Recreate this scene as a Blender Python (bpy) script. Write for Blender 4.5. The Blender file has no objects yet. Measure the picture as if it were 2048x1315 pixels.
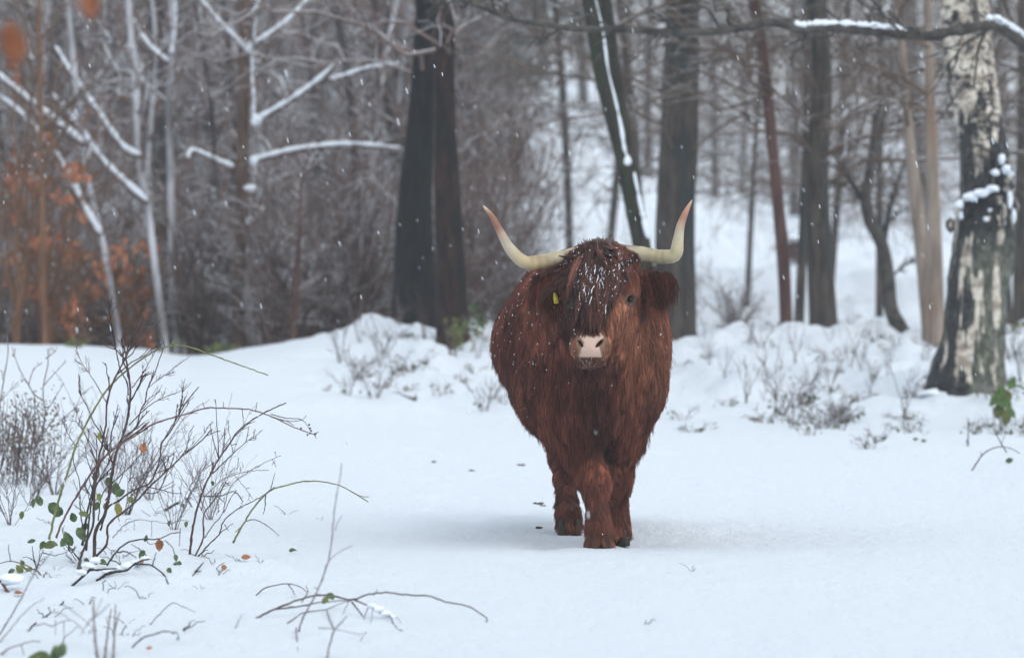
import bpy, math, random
import numpy as np
from mathutils import Vector, Matrix

SC = bpy.context.scene
COL = SC.collection
R = math.radians

# ------------------------------------------------------------------ camera, world, sun, exposure
F = 11377.8          # focal length in photo pixels (200 mm on 36 mm, photo 2048 px wide)
HY = 491.0           # horizon row in the photo
CAMH = 1.2
cam = bpy.data.cameras.new('camera')
cam.lens = 200.0
cam.sensor_width = 36.0
cam.clip_start = 0.1
cam.clip_end = 6000.0
cam.dof.use_dof = True
cam.dof.focus_distance = 22.4
cam.dof.aperture_fstop = 5.2
cam_o = bpy.data.objects.new('camera', cam)
COL.objects.link(cam_o)
cam_o.location = (0, 0, CAMH)
cam_o.rotation_euler = (R(90) - math.atan((657.5 - HY) / F), 0, 0)
SC.camera = cam_o

W = bpy.data.worlds.new('World')
SC.world = W
W.use_nodes = True
wt = W.node_tree
bg = wt.nodes['Background']
sky = wt.nodes.new('ShaderNodeTexSky')
sky.sky_type = 'NISHITA'
sky.sun_disc = False
SUN_EL, SUN_AZ = 42.0, 152.0        # overcast: a weak, very wide sun high behind the camera
sky.sun_elevation = R(SUN_EL)
sky.sun_rotation = R(SUN_AZ)
sky.air_density = 1.0
sky.dust_density = 4.0
hs = wt.nodes.new('ShaderNodeHueSaturation')
hs.inputs['Saturation'].default_value = 0.42
wt.links.new(sky.outputs[0], hs.inputs['Color'])
# a closed layer of cloud over most of that sky
wtc = wt.nodes.new('ShaderNodeTexCoord'); wn = wt.nodes.new('ShaderNodeTexNoise'); wn.inputs['Scale'].default_value = 2.2; wn.inputs['Detail'].default_value = 5
wt.links.new(wtc.outputs['Generated'], wn.inputs['Vector'])
wr = wt.nodes.new('ShaderNodeMapRange'); wr.inputs[1].default_value = .25; wr.inputs[2].default_value = .7; wr.inputs[3].default_value = .70; wr.inputs[4].default_value = .95
wt.links.new(wn.outputs['Fac'], wr.inputs[0])
wm = wt.nodes.new('ShaderNodeMix'); wm.data_type = 'RGBA'
wt.links.new(wr.outputs[0], wm.inputs[0]); wt.links.new(hs.outputs[0], wm.inputs[6]); wm.inputs[7].default_value = (5.6, 6.22, 6.8, 1)
wt.links.new(wm.outputs[2], bg.inputs['Color'])
bg.inputs['Strength'].default_value = 0.14
sl = bpy.data.lights.new('sun', 'SUN')
sl.energy = 0.85
sl.angle = R(55)
sl.color = (1.0, 0.93, 0.84)
so = bpy.data.objects.new('sun', sl)
COL.objects.link(so)
a, e = R(SUN_AZ), R(SUN_EL)
sd = Vector((math.sin(a) * math.cos(e), math.cos(a) * math.cos(e), math.sin(e)))
so.rotation_euler = sd.to_track_quat('Z', 'Y').to_euler()
SC.view_settings.view_transform = 'Standard'
SC.view_settings.look = 'None'
SC.view_settings.gamma = 1.0
SC.view_settings.exposure = 0.43
SC.cycles.max_bounces = 6
SC.cycles.diffuse_bounces = 3
SC.cycles.transparent_max_bounces = 8
SC.cycles.use_denoising = True

# ------------------------------------------------------------------ numpy helpers
rng = np.random.default_rng(7)

def sstep(a, b, x):
    t = np.clip((x - a) / (b - a), 0, 1)
    return t * t * (3 - 2 * t)

def _hash(ix, iy, s):
    h = (ix.astype(np.int64) * 374761393 + iy.astype(np.int64) * 668265263 + s * 1274126177) & 0xffffffff
    h = ((h ^ (h >> 13)) * 1274126177) & 0xffffffff
    return ((h ^ (h >> 16)) & 0xffff) / 65535.0

def vnoise(x, y, s=0):
    x = np.asarray(x, float); y = np.asarray(y, float)
    ix = np.floor(x); iy = np.floor(y)
    fx = x - ix; fy = y - iy
    fx = fx * fx * (3 - 2 * fx); fy = fy * fy * (3 - 2 * fy)
    a = _hash(ix, iy, s); b = _hash(ix + 1, iy, s); c = _hash(ix, iy + 1, s); d = _hash(ix + 1, iy + 1, s)
    return (a * (1 - fx) + b * fx) * (1 - fy) + (c * (1 - fx) + d * fx) * fy

def fbm(x, y, s=0, o=4):
    t = 0; amp = 1.0; n = 0
    for k in range(o):
        t = t + amp * vnoise(x * 2 ** k, y * 2 ** k, s + k * 17); n += amp; amp *= 0.5
    return t / n

def vn3(p, s=0):
    return (vnoise(p[..., 0], p[..., 1] + 7.3 * np.floor(p[..., 2]), s) * (1 - (p[..., 2] % 1)) +
            vnoise(p[..., 0], p[..., 1] + 7.3 * (np.floor(p[..., 2]) + 1), s) * (p[..., 2] % 1))

def nrm(v):
    return v / np.maximum(np.linalg.norm(v, axis=-1, keepdims=True), 1e-9)

def puffs(x, y, cell, s=0):
    """rounded heaps on a jittered lattice, 0..1"""
    ix, iy = np.floor(x / cell), np.floor(y / cell)
    out = np.zeros(np.shape(x))
    for a_ in (-1, 0, 1):
        for b in (-1, 0, 1):
            cx_, cy_ = ix + a_, iy + b
            jx, jy, jr = _hash(cx_, cy_, s), _hash(cx_, cy_, s + 5), _hash(cx_, cy_, s + 9)
            dx, dy = x - (cx_ + jx) * cell, y - (cy_ + jy) * cell
            r = cell * (.35 + .55 * jr)
            out = np.maximum(out, np.clip(1 - (dx * dx + dy * dy) / (r * r), 0, 1) ** .55 * (.35 + .65 * jr))
    return out

# ------------------------------------------------------------------ the lie of the land
_cx = (np.array([-400, 0, 250, 350, 420, 520, 650, 780, 900, 1000, 1400, 1700, 2048, 2500]) - 1024) / F * 45
_cz = CAMH - (np.array([690, 692, 700, 716, 712, 694, 680, 664, 672, 686, 696, 694, 688, 682]) - HY) / F * 45

def ground(x, y):
    """height of the snow at x (sideways), y (away from the camera)"""
    x = np.asarray(x, float); y = np.asarray(y, float)
    x, y = np.broadcast_arrays(x, y)
    crest = np.interp(x, _cx, _cz)
    near0 = np.interp(x, [-3, -1, 0.5], [33.0, 36.5, 38.0])
    z = crest * sstep(near0, 46.0, y)
    side = sstep(-3.0, 7.0, x)
    # behind the crest: left a wooded hillside, right an open snowy slope
    left = np.interp(y, [46, 58, 70, 95, 150, 220, 400, 1500], [0, -0.35, 0.2, 2.2, 7.2, 12, 16, 18])
    right = np.interp(y, [46, 52, 75, 110, 140, 180, 230, 400, 1500], [0, -.05, .2, .5, 1.4, 3.4, 5.0, 6.5, 7])
    z = z + np.where(y > 46, left * (1 - side) + right * side, 0)
    # bumps: soft on the trodden path, lumpy over buried brambles on the banks
    bank = np.clip(sstep(37, 41, y) * (1 - sstep(-2.6, -3.3, x) * 0) , 0, 1) * sstep(-2.2, -1.0, x)
    lfore = sstep(-0.4, -1.2, x + (y - 22) * 0.02) * sstep(30, 24, y)
    rfore = sstep(1.8, 3.0, x) * sstep(24, 32, y)
    amp = 0.03 + 0.10 * bank + 0.05 * lfore + 0.05 * rfore
    z = z + bank * (.115 * puffs(x, y * .75, .42, 3) + .05 * puffs(x, y * .75, .19, 31)) * sstep(.30, .55, fbm(x * .9, y * .5, 61, 2))
    far = sstep(60, 80, y)
    n = fbm(x * 1.7, y * 0.9, 3, 3) - 0.5
    n2 = fbm(x * 6.0, y * 4.0, 9, 3) - 0.5
    z = z + amp * (n * 1.3 + n2 * (.6 + .5 * bank)) + far * 0.6 * (fbm(x * 0.12, y * 0.1, 21, 4) - 0.5)
    z = z + 0.05 * (fbm(x * 0.5, y * 0.22, 5, 2) - 0.5) * sstep(48, 30, y)
    # the shallow trodden dip the cow stands in
    z = z - 0.035 * np.exp(-((y - 23.6) / 1.5) ** 2) * np.exp(-((x - 0.35) / 1.6) ** 2)
    # mound at the foot of the birch
    z = z + 0.10 * np.exp(-(((x - 3.2) / 0.7) ** 2 + ((y - 39.6) / 1.0) ** 2))
    # old hoof dents along the trodden path, half filled with snow
    for k in range(46):
        hx_, hy_ = .15 + .75 * math.sin(k * 2.4) + .35 * math.sin(k * 7.7), 19.5 + k * .42
        z = z - .028 * np.exp(-(((x - hx_ + .03 * (hy_ - 24)) / .085) ** 2 + ((y - hy_) / .16) ** 2))
    # small buried mounds in the left foreground
    for mx, my, mr, mh in ((-1.93, 17.6, .18, .07), (-1.30, 20.3, .22, .06), (-1.05, 20.9, .16, .05), (-0.55, 18.3, .15, .04), (-1.6, 16.6, .25, .05), (-0.95, 20.4, .2, .05)):
        z = z + mh * np.exp(-(((x - mx) / mr) ** 2 + ((y - my) / (mr * 1.6)) ** 2))
    return z

def gz(x, y):
    return float(ground(np.array([x]), np.array([y]))[0])

def at(px, py, d):
    return np.array([(px - 1024) / F * d, d, CAMH - (py - HY) / F * d])

def foot(px, d):
    x = (px - 1024) / F * d
    return np.array([x, d, gz(x, d)])

def depth_of(px, py):
    """distance at which the ground shows at this pixel"""
    ds = np.linspace(13, 47, 700)
    xs = (px - 1024) / F * ds
    g = ground(xs, ds)
    r = CAMH - (py - HY) / F * ds
    k = np.argmax(g >= r)
    return ds[k]

# ------------------------------------------------------------------ object helpers
def link(o, parent=None):
    COL.objects.link(o)
    if parent is not None:
        o.parent = parent
    return o

def mesh_obj(name, verts, faces, mat=None, parent=None, smooth=True, attrs=None):
    verts = np.asarray(verts, np.float32).reshape(-1, 3)
    me = bpy.data.meshes.new(name)
    if isinstance(faces, np.ndarray):
        faces = [faces]
    faces = [np.asarray(f, np.int32) for f in faces if len(f)]
    me.vertices.add(len(verts))
    me.vertices.foreach_set('co', verts.ravel())
    loops = np.concatenate([f.ravel() for f in faces])
    counts = np.concatenate([np.full(len(f), f.shape[1], np.int32) for f in faces])
    me.loops.add(len(loops))
    me.loops.foreach_set('vertex_index', loops)
    me.polygons.add(len(counts))
    me.polygons.foreach_set('loop_start', np.concatenate([[0], np.cumsum(counts)[:-1]]).astype(np.int32))
    me.polygons.foreach_set('loop_total', counts)
    if smooth:
        me.polygons.foreach_set('use_smooth', np.ones(len(counts), bool))
    me.update(calc_edges=True)
    for k, v in (attrs or {}).items():
        v = np.asarray(v, np.float32)
        if v.ndim == 2:
            at_ = me.attributes.new(k, 'FLOAT_COLOR', 'POINT')
            if v.shape[1] == 3:
                v = np.concatenate([v, np.ones((len(v), 1), np.float32)], 1)
            at_.data.foreach_set('color', v.ravel())
        else:
            me.attributes.new(k, 'FLOAT', 'POINT').data.foreach_set('value', v)
    if mat is not None:
        me.materials.append(mat)
    return link(bpy.data.objects.new(name, me), parent)

def empty(name, loc=(0, 0, 0)):
    o = bpy.data.objects.new(name, None)
    o.location = loc
    o.empty_display_size = 0.2
    return link(o)

def tag(o, label=None, cat=None, group=None, kind=None):
    if label: o['label'] = label
    if cat: o['category'] = cat
    if group: o['group'] = group
    if kind: o['kind'] = kind
    return o

def copy_tree(o, parent=None):
    c = o.copy()
    COL.objects.link(c)
    if parent is not None:
        c.parent = parent
    for ch in list(o.children):
        copy_tree(ch, c)
    return c

# ------------------------------------------------------------------ tubes, leaves, blobs
def tubes(P, Rr, sides=5, cap=True):
    """P (n,k,3) polylines, Rr (n,k) radii -> verts, [quads, tris]"""
    P = np.asarray(P, float); Rr = np.asarray(Rr, float)
    n, k, _ = P.shape
    T = np.gradient(P, axis=1)
    T = nrm(T)
    ref = np.zeros((n, 1, 3))
    avg = nrm(P[:, -1] - P[:, 0])
    ref[np.arange(n), 0, np.argmin(np.abs(avg), axis=1)] = 1
    U = nrm(np.cross(T, ref)); V = np.cross(T, U)
    a = np.arange(sides) / sides * 2 * np.pi
    ring = (U[:, :, None] * np.cos(a)[None, None, :, None] + V[:, :, None] * np.sin(a)[None, None, :, None])
    v = P[:, :, None] + ring * Rr[:, :, None, None]
    idx = np.arange(n * k * sides).reshape(n, k, sides)
    nxt = np.roll(idx, -1, axis=2)
    q = np.stack([idx[:, :-1], nxt[:, :-1], nxt[:, 1:], idx[:, 1:]], -1).reshape(-1, 4)
    faces = [q]
    vv = v.reshape(-1, 3)
    if cap:
        c0 = P[:, 0] - T[:, 0] * Rr[:, :1] * .3; c1 = P[:, -1] + T[:, -1] * Rr[:, -1:] * .5
        b = len(vv)
        vv = np.concatenate([vv, c0, c1])
        i0 = b + np.arange(n); i1 = b + n + np.arange(n)
        t0 = np.stack([np.repeat(i0, sides), nxt[:, 0].ravel(), idx[:, 0].ravel()], -1)
        t1 = np.stack([np.repeat(i1, sides), idx[:, -1].ravel(), nxt[:, -1].ravel()], -1)
        faces += [np.concatenate([t0, t1])]
    return vv, faces

class Geo:
    """collects verts and faces of one mesh"""
    def __init__(s):
        s.v = []; s.f = {}; s.n = 0; s.at = []
    def add(s, v, faces, val=None):
        v = np.asarray(v, float).reshape(-1, 3)
        for f in (faces if isinstance(faces, list) else [faces]):
            f = np.asarray(f)
            if len(f): s.f.setdefault(f.shape[1], []).append(f + s.n)
        s.v.append(v); s.n += len(v)
        if val is not None:
            s.at.append(np.broadcast_to(np.asarray(val, float), (len(v), np.size(val) if np.ndim(val) < 2 else np.shape(val)[1])))
        return s
    def tube(s, pts, rad, sides=6, k=None, val=None):
        pts = np.asarray(pts, float)
        rad = np.asarray(rad, float)
        if k:
            pts, rad = catmull(pts, k), np.interp(np.linspace(0, 1, k), np.linspace(0, 1, len(rad)), rad)
        v, f = tubes(pts[None], rad[None], sides)
        return s.add(v, f, val)
    def obj(s, name, mat, parent=None, smooth=True, attr=None):
        if not s.n: return None
        at_ = {attr: np.concatenate(s.at)} if attr and s.at else None
        return mesh_obj(name, np.concatenate(s.v), [np.concatenate(x) for x in s.f.values()], mat, parent, smooth, at_)

def catmull(pts, k):
    pts = np.asarray(pts, float)
    if len(pts) == 2:
        return pts[0] + (pts[1] - pts[0]) * np.linspace(0, 1, k)[:, None]
    d = np.concatenate([[0], np.cumsum(np.linalg.norm(np.diff(pts, axis=0), axis=1))])
    m = np.gradient(pts, d, axis=0)
    s = np.linspace(0, d[-1], k)
    i = np.clip(np.searchsorted(d, s, side='right') - 1, 0, len(pts) - 2)
    h = (d[i + 1] - d[i])[:, None]; t = ((s - d[i])[:, None] / h)
    return ((2 * t ** 3 - 3 * t ** 2 + 1) * pts[i] + (t ** 3 - 2 * t ** 2 + t) * h * m[i] +
            (-2 * t ** 3 + 3 * t ** 2) * pts[i + 1] + (t ** 3 - t ** 2) * h * m[i + 1])

def grow(P, m, ang, ln, g, k=5, t0=0.2, t1=1.0, up=0.0, wob=0.08):
    """m children for each polyline in P (n,k0,3): leave at angle ang (rad, +-30%), length ln of the parent's"""
    n, k0, _ = P.shape
    t = g.uniform(t0, t1, (n, m)) * (k0 - 1)
    i = np.minimum(t.astype(int), k0 - 2); f = (t - i)[..., None]
    rows = np.arange(n)[:, None]
    base = P[rows, i] * (1 - f) + P[rows, i + 1] * f
    tan = nrm(P[rows, i + 1] - P[rows, i])
    rnd = g.normal(size=(n, m, 3))
    side = nrm(rnd - (rnd * tan).sum(-1, keepdims=True) * tan)
    a_ = (ang * g.uniform(0.6, 1.35, (n, m)))[..., None]
    d = nrm(tan * np.cos(a_) + side * np.sin(a_) + np.array([0, 0, up]))
    plen = np.linalg.norm(np.diff(P, axis=1), axis=2).sum(1)
    L = plen[:, None] * ln * g.uniform(0.45, 1.2, (n, m)) * (1.15 - 0.55 * t / (k0 - 1))
    s = np.linspace(0, 1, k)
    bend = nrm(g.normal(size=(n, m, 3))) * g.uniform(0, wob * 3, (n, m, 1)) + np.array([0, 0, up * 0.5])
    C = base[:, :, None] + L[..., None, None] * (d[:, :, None] * s[None, None, :, None] + bend[:, :, None] * (s ** 2)[None, None, :, None])
    C[:, :, 1:-1] += g.normal(size=(n, m, k - 2, 3)) * (L * wob * .5)[..., None, None]
    return C.reshape(n * m, k, 3)

def taper(n, k, r0, r1, g=None, var=0.3):
    r = np.linspace(r0, r1, k)[None].repeat(n, 0)
    if g is not None: r = r * g.uniform(1 - var, 1 + var, (n, 1))
    return r

LEAF = np.array([[0, 0, 0], [.22, .28, .06], [.40, .25, .05], [.30, .75, -.02], [.0, 1.0, -.10], [-.30, .75, -.02], [-.40, .25, .05], [-.22, .28, .06],
                 [0, .35, -.03], [0, .7, -.05]])
LEAF = np.array([[0, 0, 0], [.26, .15, .05], [.40, .42, .06], [.27, .76, .0], [0, 1.0, -.12], [-.27, .76, .0], [-.40, .42, .06], [-.26, .15, .05], [0, .4, -.03], [0, .75, -.06]])
LEAF_T = np.array([[0, 1, 8], [1, 2, 8], [2, 3, 9], [2, 9, 8], [3, 4, 9], [4, 5, 9], [5, 6, 9], [6, 8, 9], [6, 7, 8], [7, 0, 8]])

def leaves(pos, dirs, size, g, nz=None, width=1.0):
    """pos (n,3), dirs (n,3) pointing stalk to tip, size (n,)"""
    n = len(pos)
    Y = nrm(dirs)
    r = g.normal(size=(n, 3)) if nz is None else nz + g.normal(size=(n, 3)) * .3
    Xa = nrm(np.cross(Y, r)); Z = np.cross(Xa, Y)
    curl = g.uniform(0.3, 2.2, (n, 1))
    L = LEAF[None].repeat(n, 0).copy()
    L[:, :, 2] *= curl
    L[:, :, 0] *= width * g.uniform(.8, 1.15, (n, 1))
    v = pos[:, None] + size[:, None, None] * (L[..., :1] * Xa[:, None] + L[..., 1:2] * Y[:, None] + L[..., 2:] * Z[:, None])
    f = (LEAF_T[None] + (np.arange(n) * 10)[:, None, None]).reshape(-1, 3)
    return v.reshape(-1, 3), f

_t = (1 + 5 ** .5) / 2
ICO = nrm(np.array([[-1, _t, 0], [1, _t, 0], [-1, -_t, 0], [1, -_t, 0], [0, -1, _t], [0, 1, _t], [0, -1, -_t], [0, 1, -_t], [_t, 0, -1], [_t, 0, 1], [-_t, 0, -1], [-_t, 0, 1]], float))
ICO_F = np.array([[0, 11, 5], [0, 5, 1], [0, 1, 7], [0, 7, 10], [0, 10, 11], [1, 5, 9], [5, 11, 4], [11, 10, 2], [10, 7, 6], [7, 1, 8], [3, 9, 4], [3, 4, 2], [3, 2, 6], [3, 6, 8], [3, 8, 9], [4, 9, 5], [2, 4, 11], [6, 2, 10], [8, 6, 7], [9, 8, 1]])

def blobs(pos, sx, sy, sz, g, jit=.25):
    n = len(pos)
    s = np.stack(np.broadcast_arrays(sx, sy, sz), -1)
    s = np.broadcast_to(s, (n, 3))
    v = pos[:, None] + ICO[None] * s[:, None] * g.uniform(1 - jit, 1 + jit, (n, 12, 1))
    f = (ICO_F[None] + (np.arange(n) * 12)[:, None, None]).reshape(-1, 3)
    return v.reshape(-1, 3), f

def subdiv_sphere(levels=2):
    v = ICO.copy(); f = ICO_F.copy()
    for _ in range(levels):
        e = np.sort(np.concatenate([f[:, [0, 1]], f[:, [1, 2]], f[:, [2, 0]]]), 1)
        u, inv = np.unique(e, axis=0, return_inverse=True)
        inv = inv.reshape(-1)
        mid = nrm((v[u[:, 0]] + v[u[:, 1]]) / 2)
        b = len(v); m = len(f)
        a_, b_, c_ = b + inv[:m], b + inv[m:2 * m], b + inv[2 * m:]
        v = np.concatenate([v, mid])
        f = np.concatenate([np.stack([f[:, 0], a_, c_], 1), np.stack([f[:, 1], b_, a_], 1), np.stack([f[:, 2], c_, b_], 1), np.stack([a_, b_, c_], 1)])
    return v, f
SPH = subdiv_sphere(2)

def lump(c, sx, sy, sz, seed=0, rough=.25):
    v = SPH[0] * (1 + rough * (vn3(SPH[0] * 2.1 + seed * 3.7 + 20, seed)[:, None] - .5) * 2 + rough * .5 * (vn3(SPH[0] * 5.3 + seed + 40, seed + 3)[:, None] - .5) * 2)
    return v * np.array([sx, sy, sz]) + np.asarray(c), SPH[1]

# ------------------------------------------------------------------ materials
def newmat(name):
    m = bpy.data.materials.new(name)
    m.use_nodes = True
    return m, m.node_tree, m.node_tree.nodes['Principled BSDF']

def _mix(nt, fac, a_, b_):
    n = nt.nodes.new('ShaderNodeMix'); n.data_type = 'RGBA'
    for s, x in ((n.inputs[0], fac), (n.inputs[6], a_), (n.inputs[7], b_)):
        if isinstance(x, (int, float)): s.default_value = x
        elif isinstance(x, tuple): s.default_value = (*x, 1) if len(x) == 3 else x
        else: nt.links.new(x, s)
    return n.outputs[2]

def _noise(nt, scale=(1, 1, 1), detail=4, rough=.6, loc=(0, 0, 0), coord='Object'):
    tc = nt.nodes.new('ShaderNodeTexCoord'); mp = nt.nodes.new('ShaderNodeMapping'); n = nt.nodes.new('ShaderNodeTexNoise')
    mp.inputs['Scale'].default_value = scale; mp.inputs['Location'].default_value = loc
    n.inputs['Scale'].default_value = 1.0; n.inputs['Detail'].default_value = detail; n.inputs['Roughness'].default_value = rough
    nt.links.new(tc.outputs[coord], mp.inputs[0]); nt.links.new(mp.outputs[0], n.inputs['Vector'])
    return n.outputs['Fac']

def _range(nt, x, a_, b_, c=0.0, d=1.0):
    n = nt.nodes.new('ShaderNodeMapRange'); n.interpolation_type = 'SMOOTHSTEP'
    nt.links.new(x, n.inputs[0])
    for i, v in ((1, a_), (2, b_), (3, c), (4, d)):
        if isinstance(v, (int, float)): n.inputs[i].default_value = v
        else: nt.links.new(v, n.inputs[i])
    return n.outputs[0]

def _math(nt, op, a_, b_):
    n = nt.nodes.new('ShaderNodeMath'); n.operation = op
    for s, x in ((n.inputs[0], a_), (n.inputs[1], b_)):
        if isinstance(x, (int, float)): s.default_value = x
        else: nt.links.new(x, s)
    return n.outputs[0]

def _bump(nt, b, h, dist, strength=1.0):
    n = nt.nodes.new('ShaderNodeBump'); n.inputs['Distance'].default_value = dist; n.inputs['Strength'].default_value = strength
    nt.links.new(h, n.inputs['Height']); nt.links.new(n.outputs[0], b.inputs['Normal'])

SNOWC = (0.80, 0.86, 0.93)
def bark(name, c1, c2, scale, c3=None, snow=None, rough=.85, bump=.01, lo=.35, hi=.65):
    m, nt, b = newmat(name)
    f = _noise(nt, scale, 5, .65)
    col = _mix(nt, _range(nt, f, lo, hi), c1, c2)
    if c3:
        f3 = _noise(nt, (scale[0] * .35, scale[1] * .35, scale[2] * .4), 3, .5, (5, 3, 1))
        col = _mix(nt, _range(nt, f3, .5, .68), col, c3)
    if snow:
        g = nt.nodes.new('ShaderNodeNewGeometry'); sp = nt.nodes.new('ShaderNodeSeparateXYZ')
        nt.links.new(g.outputs['Normal'], sp.inputs[0])
        f2 = _noise(nt, (3, 3, 3), 2, .5, (9, 2, 4))
        k = _math(nt, 'ADD', sp.outputs['Z'], _math(nt, 'MULTIPLY', _math(nt, 'SUBTRACT', f2, .5), 1.2))
        col = _mix(nt, _range(nt, k, snow[0], snow[1]), col, SNOWC)
    nt.links.new(col, b.inputs['Base Color'])
    b.inputs['Roughness'].default_value = rough
    b.inputs['Specular IOR Level'].default_value = .25
    if bump: _bump(nt, b, f, bump)
    return m

def plain(name, c1, c2=None, scale=(20, 20, 20), rough=.6, spec=.3, trans=0.0):
    m, nt, b = newmat(name)
    if c2:
        nt.links.new(_mix(nt, _range(nt, _noise(nt, scale, 3), .35, .65), c1, c2), b.inputs['Base Color'])
    else:
        b.inputs['Base Color'].default_value = (*c1, 1)
    b.inputs['Roughness'].default_value = rough
    b.inputs['Specular IOR Level'].default_value = spec
    return m

def attr_mat(name, attr='tint', rough=.6, spec=.3, bump=None):
    m, nt, b = newmat(name)
    n = nt.nodes.new('ShaderNodeAttribute'); n.attribute_name = attr
    nt.links.new(n.outputs['Color'], b.inputs['Base Color'])
    b.inputs['Roughness'].default_value = rough
    b.inputs['Specular IOR Level'].default_value = spec
    if bump: _bump(nt, b, _noise(nt, bump[0], 3), bump[1])
    return m

def snow_mat(name, ground_=False):
    m, nt, b = newmat(name)
    col = SNOWC
    if ground_:
        n = nt.nodes.new('ShaderNodeAttribute'); n.attribute_name = 'litter_shade'
        f = _math(nt, 'ADD', _math(nt, 'MULTIPLY', _noise(nt, (.9, .5, .9), 5, .65), .5), _math(nt, 'MULTIPLY', _noise(nt, (9, 6, 9), 4, .6), .5)); f2 = _noise(nt, (.25, .2, .25), 3, .6, (4, 4, 4))
        lit = _mix(nt, _range(nt, f2, .4, .6), (.060, .048, .044), (.105, .088, .082))
        k = _range(nt, _math(nt, 'ADD', f, _math(nt, 'MULTIPLY', _math(nt, 'SUBTRACT', n.outputs['Fac'], .5), 1.1)), .50, .60)
        col = _mix(nt, k, SNOWC, lit)
        nt.links.new(col, b.inputs['Base Color'])
    else:
        b.inputs['Base Color'].default_value = (*SNOWC, 1)
    b.inputs['Roughness'].default_value = .7
    b.inputs['Specular IOR Level'].default_value = .2
    h = _math(nt, 'ADD', _noise(nt, (60, 45, 60), 5, .75), _math(nt, 'MULTIPLY', _noise(nt, (11, 5, 11), 4, .6), 3.0))
    _bump(nt, b, h, .016 if ground_ else .004)
    return m

M = {}
M['snow'] = snow_mat('fresh_snow')
M['ground'] = snow_mat('snow_cover', True)
M['bark_dark'] = bark('wet_dark_bark', (.005, .005, .006), (.018, .014, .013), (26, 26, 6), (.010, .014, .013), bump=.02)
M['bark_dark_red'] = bark('wet_red_black_bark', (.008, .006, .006), (.046, .024, .019), (26, 26, 6), (.010, .010, .009), bump=.02)
M['bark_olive'] = bark('olive_bark', (.014, .014, .012), (.045, .040, .028), (20, 20, 4), (.026, .034, .018), bump=.02)
M['bark_grey'] = bark('grey_brown_bark', (.038, .031, .028), (.10, .082, .072), (20, 20, 3.5), (.036, .045, .044), bump=.02)
M['bark_red'] = bark('red_brown_bark', (.055, .030, .028), (.115, .060, .050), (14, 14, 2), bump=.015)
M['bark_tan'] = bark('tan_bark', (.17, .135, .11), (.30, .25, .21), (10, 10, 2), (.22, .15, .11), bump=.015)
M['bark_orange'] = bark('orange_brown_bark', (.12, .062, .035), (.20, .11, .065), (10, 10, 2), bump=.01)
M['bark_brown'] = bark('brown_sapling_bark', (.075, .048, .036), (.14, .095, .072), (10, 10, 2), bump=.01)
M['bark_pale'] = bark('pale_sapling_bark', (.26, .26, .28), (.60, .61, .66), (7, 7, 1.6), (.15, .14, .145), bump=.005)
M['bark_far'] = bark('far_trunk_bark', (.045, .042, .045), (.10, .09, .09), (6, 6, .8), snow=(.35, .6))
M['twig_far'] = bark('snow_dusted_twigs', (.105, .070, .062), (.215, .150, .130), (2, 2, 2), snow=(.45, .78), bump=0)
M['twig_warm'] = bark('snow_dusted_warm_twigs', (.080, .056, .042), (.16, .115, .09), (2, 2, 2), snow=(.75, 1.0), bump=0)
M['limb'] = bark('bare_limb_bark', (.030, .028, .026), (.085, .078, .070), (12, 12, 12), bump=.005)
M['stem'] = bark('shrub_stem_bark', (.045, .028, .026), (.095, .062, .058), (18, 18, 18), rough=.6, bump=.002)
M['stem_dark'] = bark('wet_stick_bark', (.016, .014, .015), (.045, .038, .038), (14, 14, 14), rough=.6, bump=.002)
M['stem_red'] = bark('red_bramble_stem', (.085, .038, .034), (.15, .075, .06), (18, 18, 18), rough=.55, bump=.002)
M['stem_green'] = bark('green_bramble_stem', (.11, .13, .045), (.19, .21, .085), (18, 18, 18), rough=.55, bump=.002)
M['stem_grey'] = bark('grey_dry_stem', (.13, .115, .125), (.24, .21, .22), (18, 18, 18), rough=.7, bump=.002)
M['leaf_green'] = plain('bramble_leaf_green', (.020, .048, .018), (.085, .135, .040), (40, 40, 40), .45, .4)
M['leaf_bright'] = plain('bramble_leaf_bright', (.045, .105, .028), (.12, .20, .05), (40, 40, 40), .45, .4)
M['leaf_olive'] = plain('bramble_leaf_olive', (.07, .09, .03), (.15, .17, .05), (25, 25, 25), .5)
M['leaf_yellow'] = plain('yellowing_leaf', (.22, .19, .035), (.13, .16, .04), (30, 30, 30), .5)
M['leaf_orange'] = plain('dry_beech_leaf', (.19, .065, .03), (.33, .125, .06), (14, 14, 14), .6)
M['leaf_rust'] = plain('rusty_beech_leaf', (.24, .088, .045), (.42, .175, .09), (9, 9, 9), .7)
M['leaf_brown'] = plain('dead_brown_leaf', (.20, .075, .03), (.38, .16, .07), (40, 40, 40), .55)
M['heather'] = plain('heather_leaf', (.17, .12, .115), (.16, .155, .09), (9, 9, 9), .7)
M['needles'] = plain('dark_pine_needles', (.022, .036, .028), (.055, .075, .055), (1.5, 1.5, 1.5), .7)
M['leaf_dull'] = plain('dull_rust_brown', (.13, .075, .065), (.24, .155, .14), (9, 9, 9), .8)
M['soil'] = plain('dark_soil', (.05, .036, .03), (.11, .08, .065), (30, 30, 30), .9)
M['berry'] = plain('black_berry', (.012, .010, .014), None, rough=.3, spec=.5)
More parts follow.
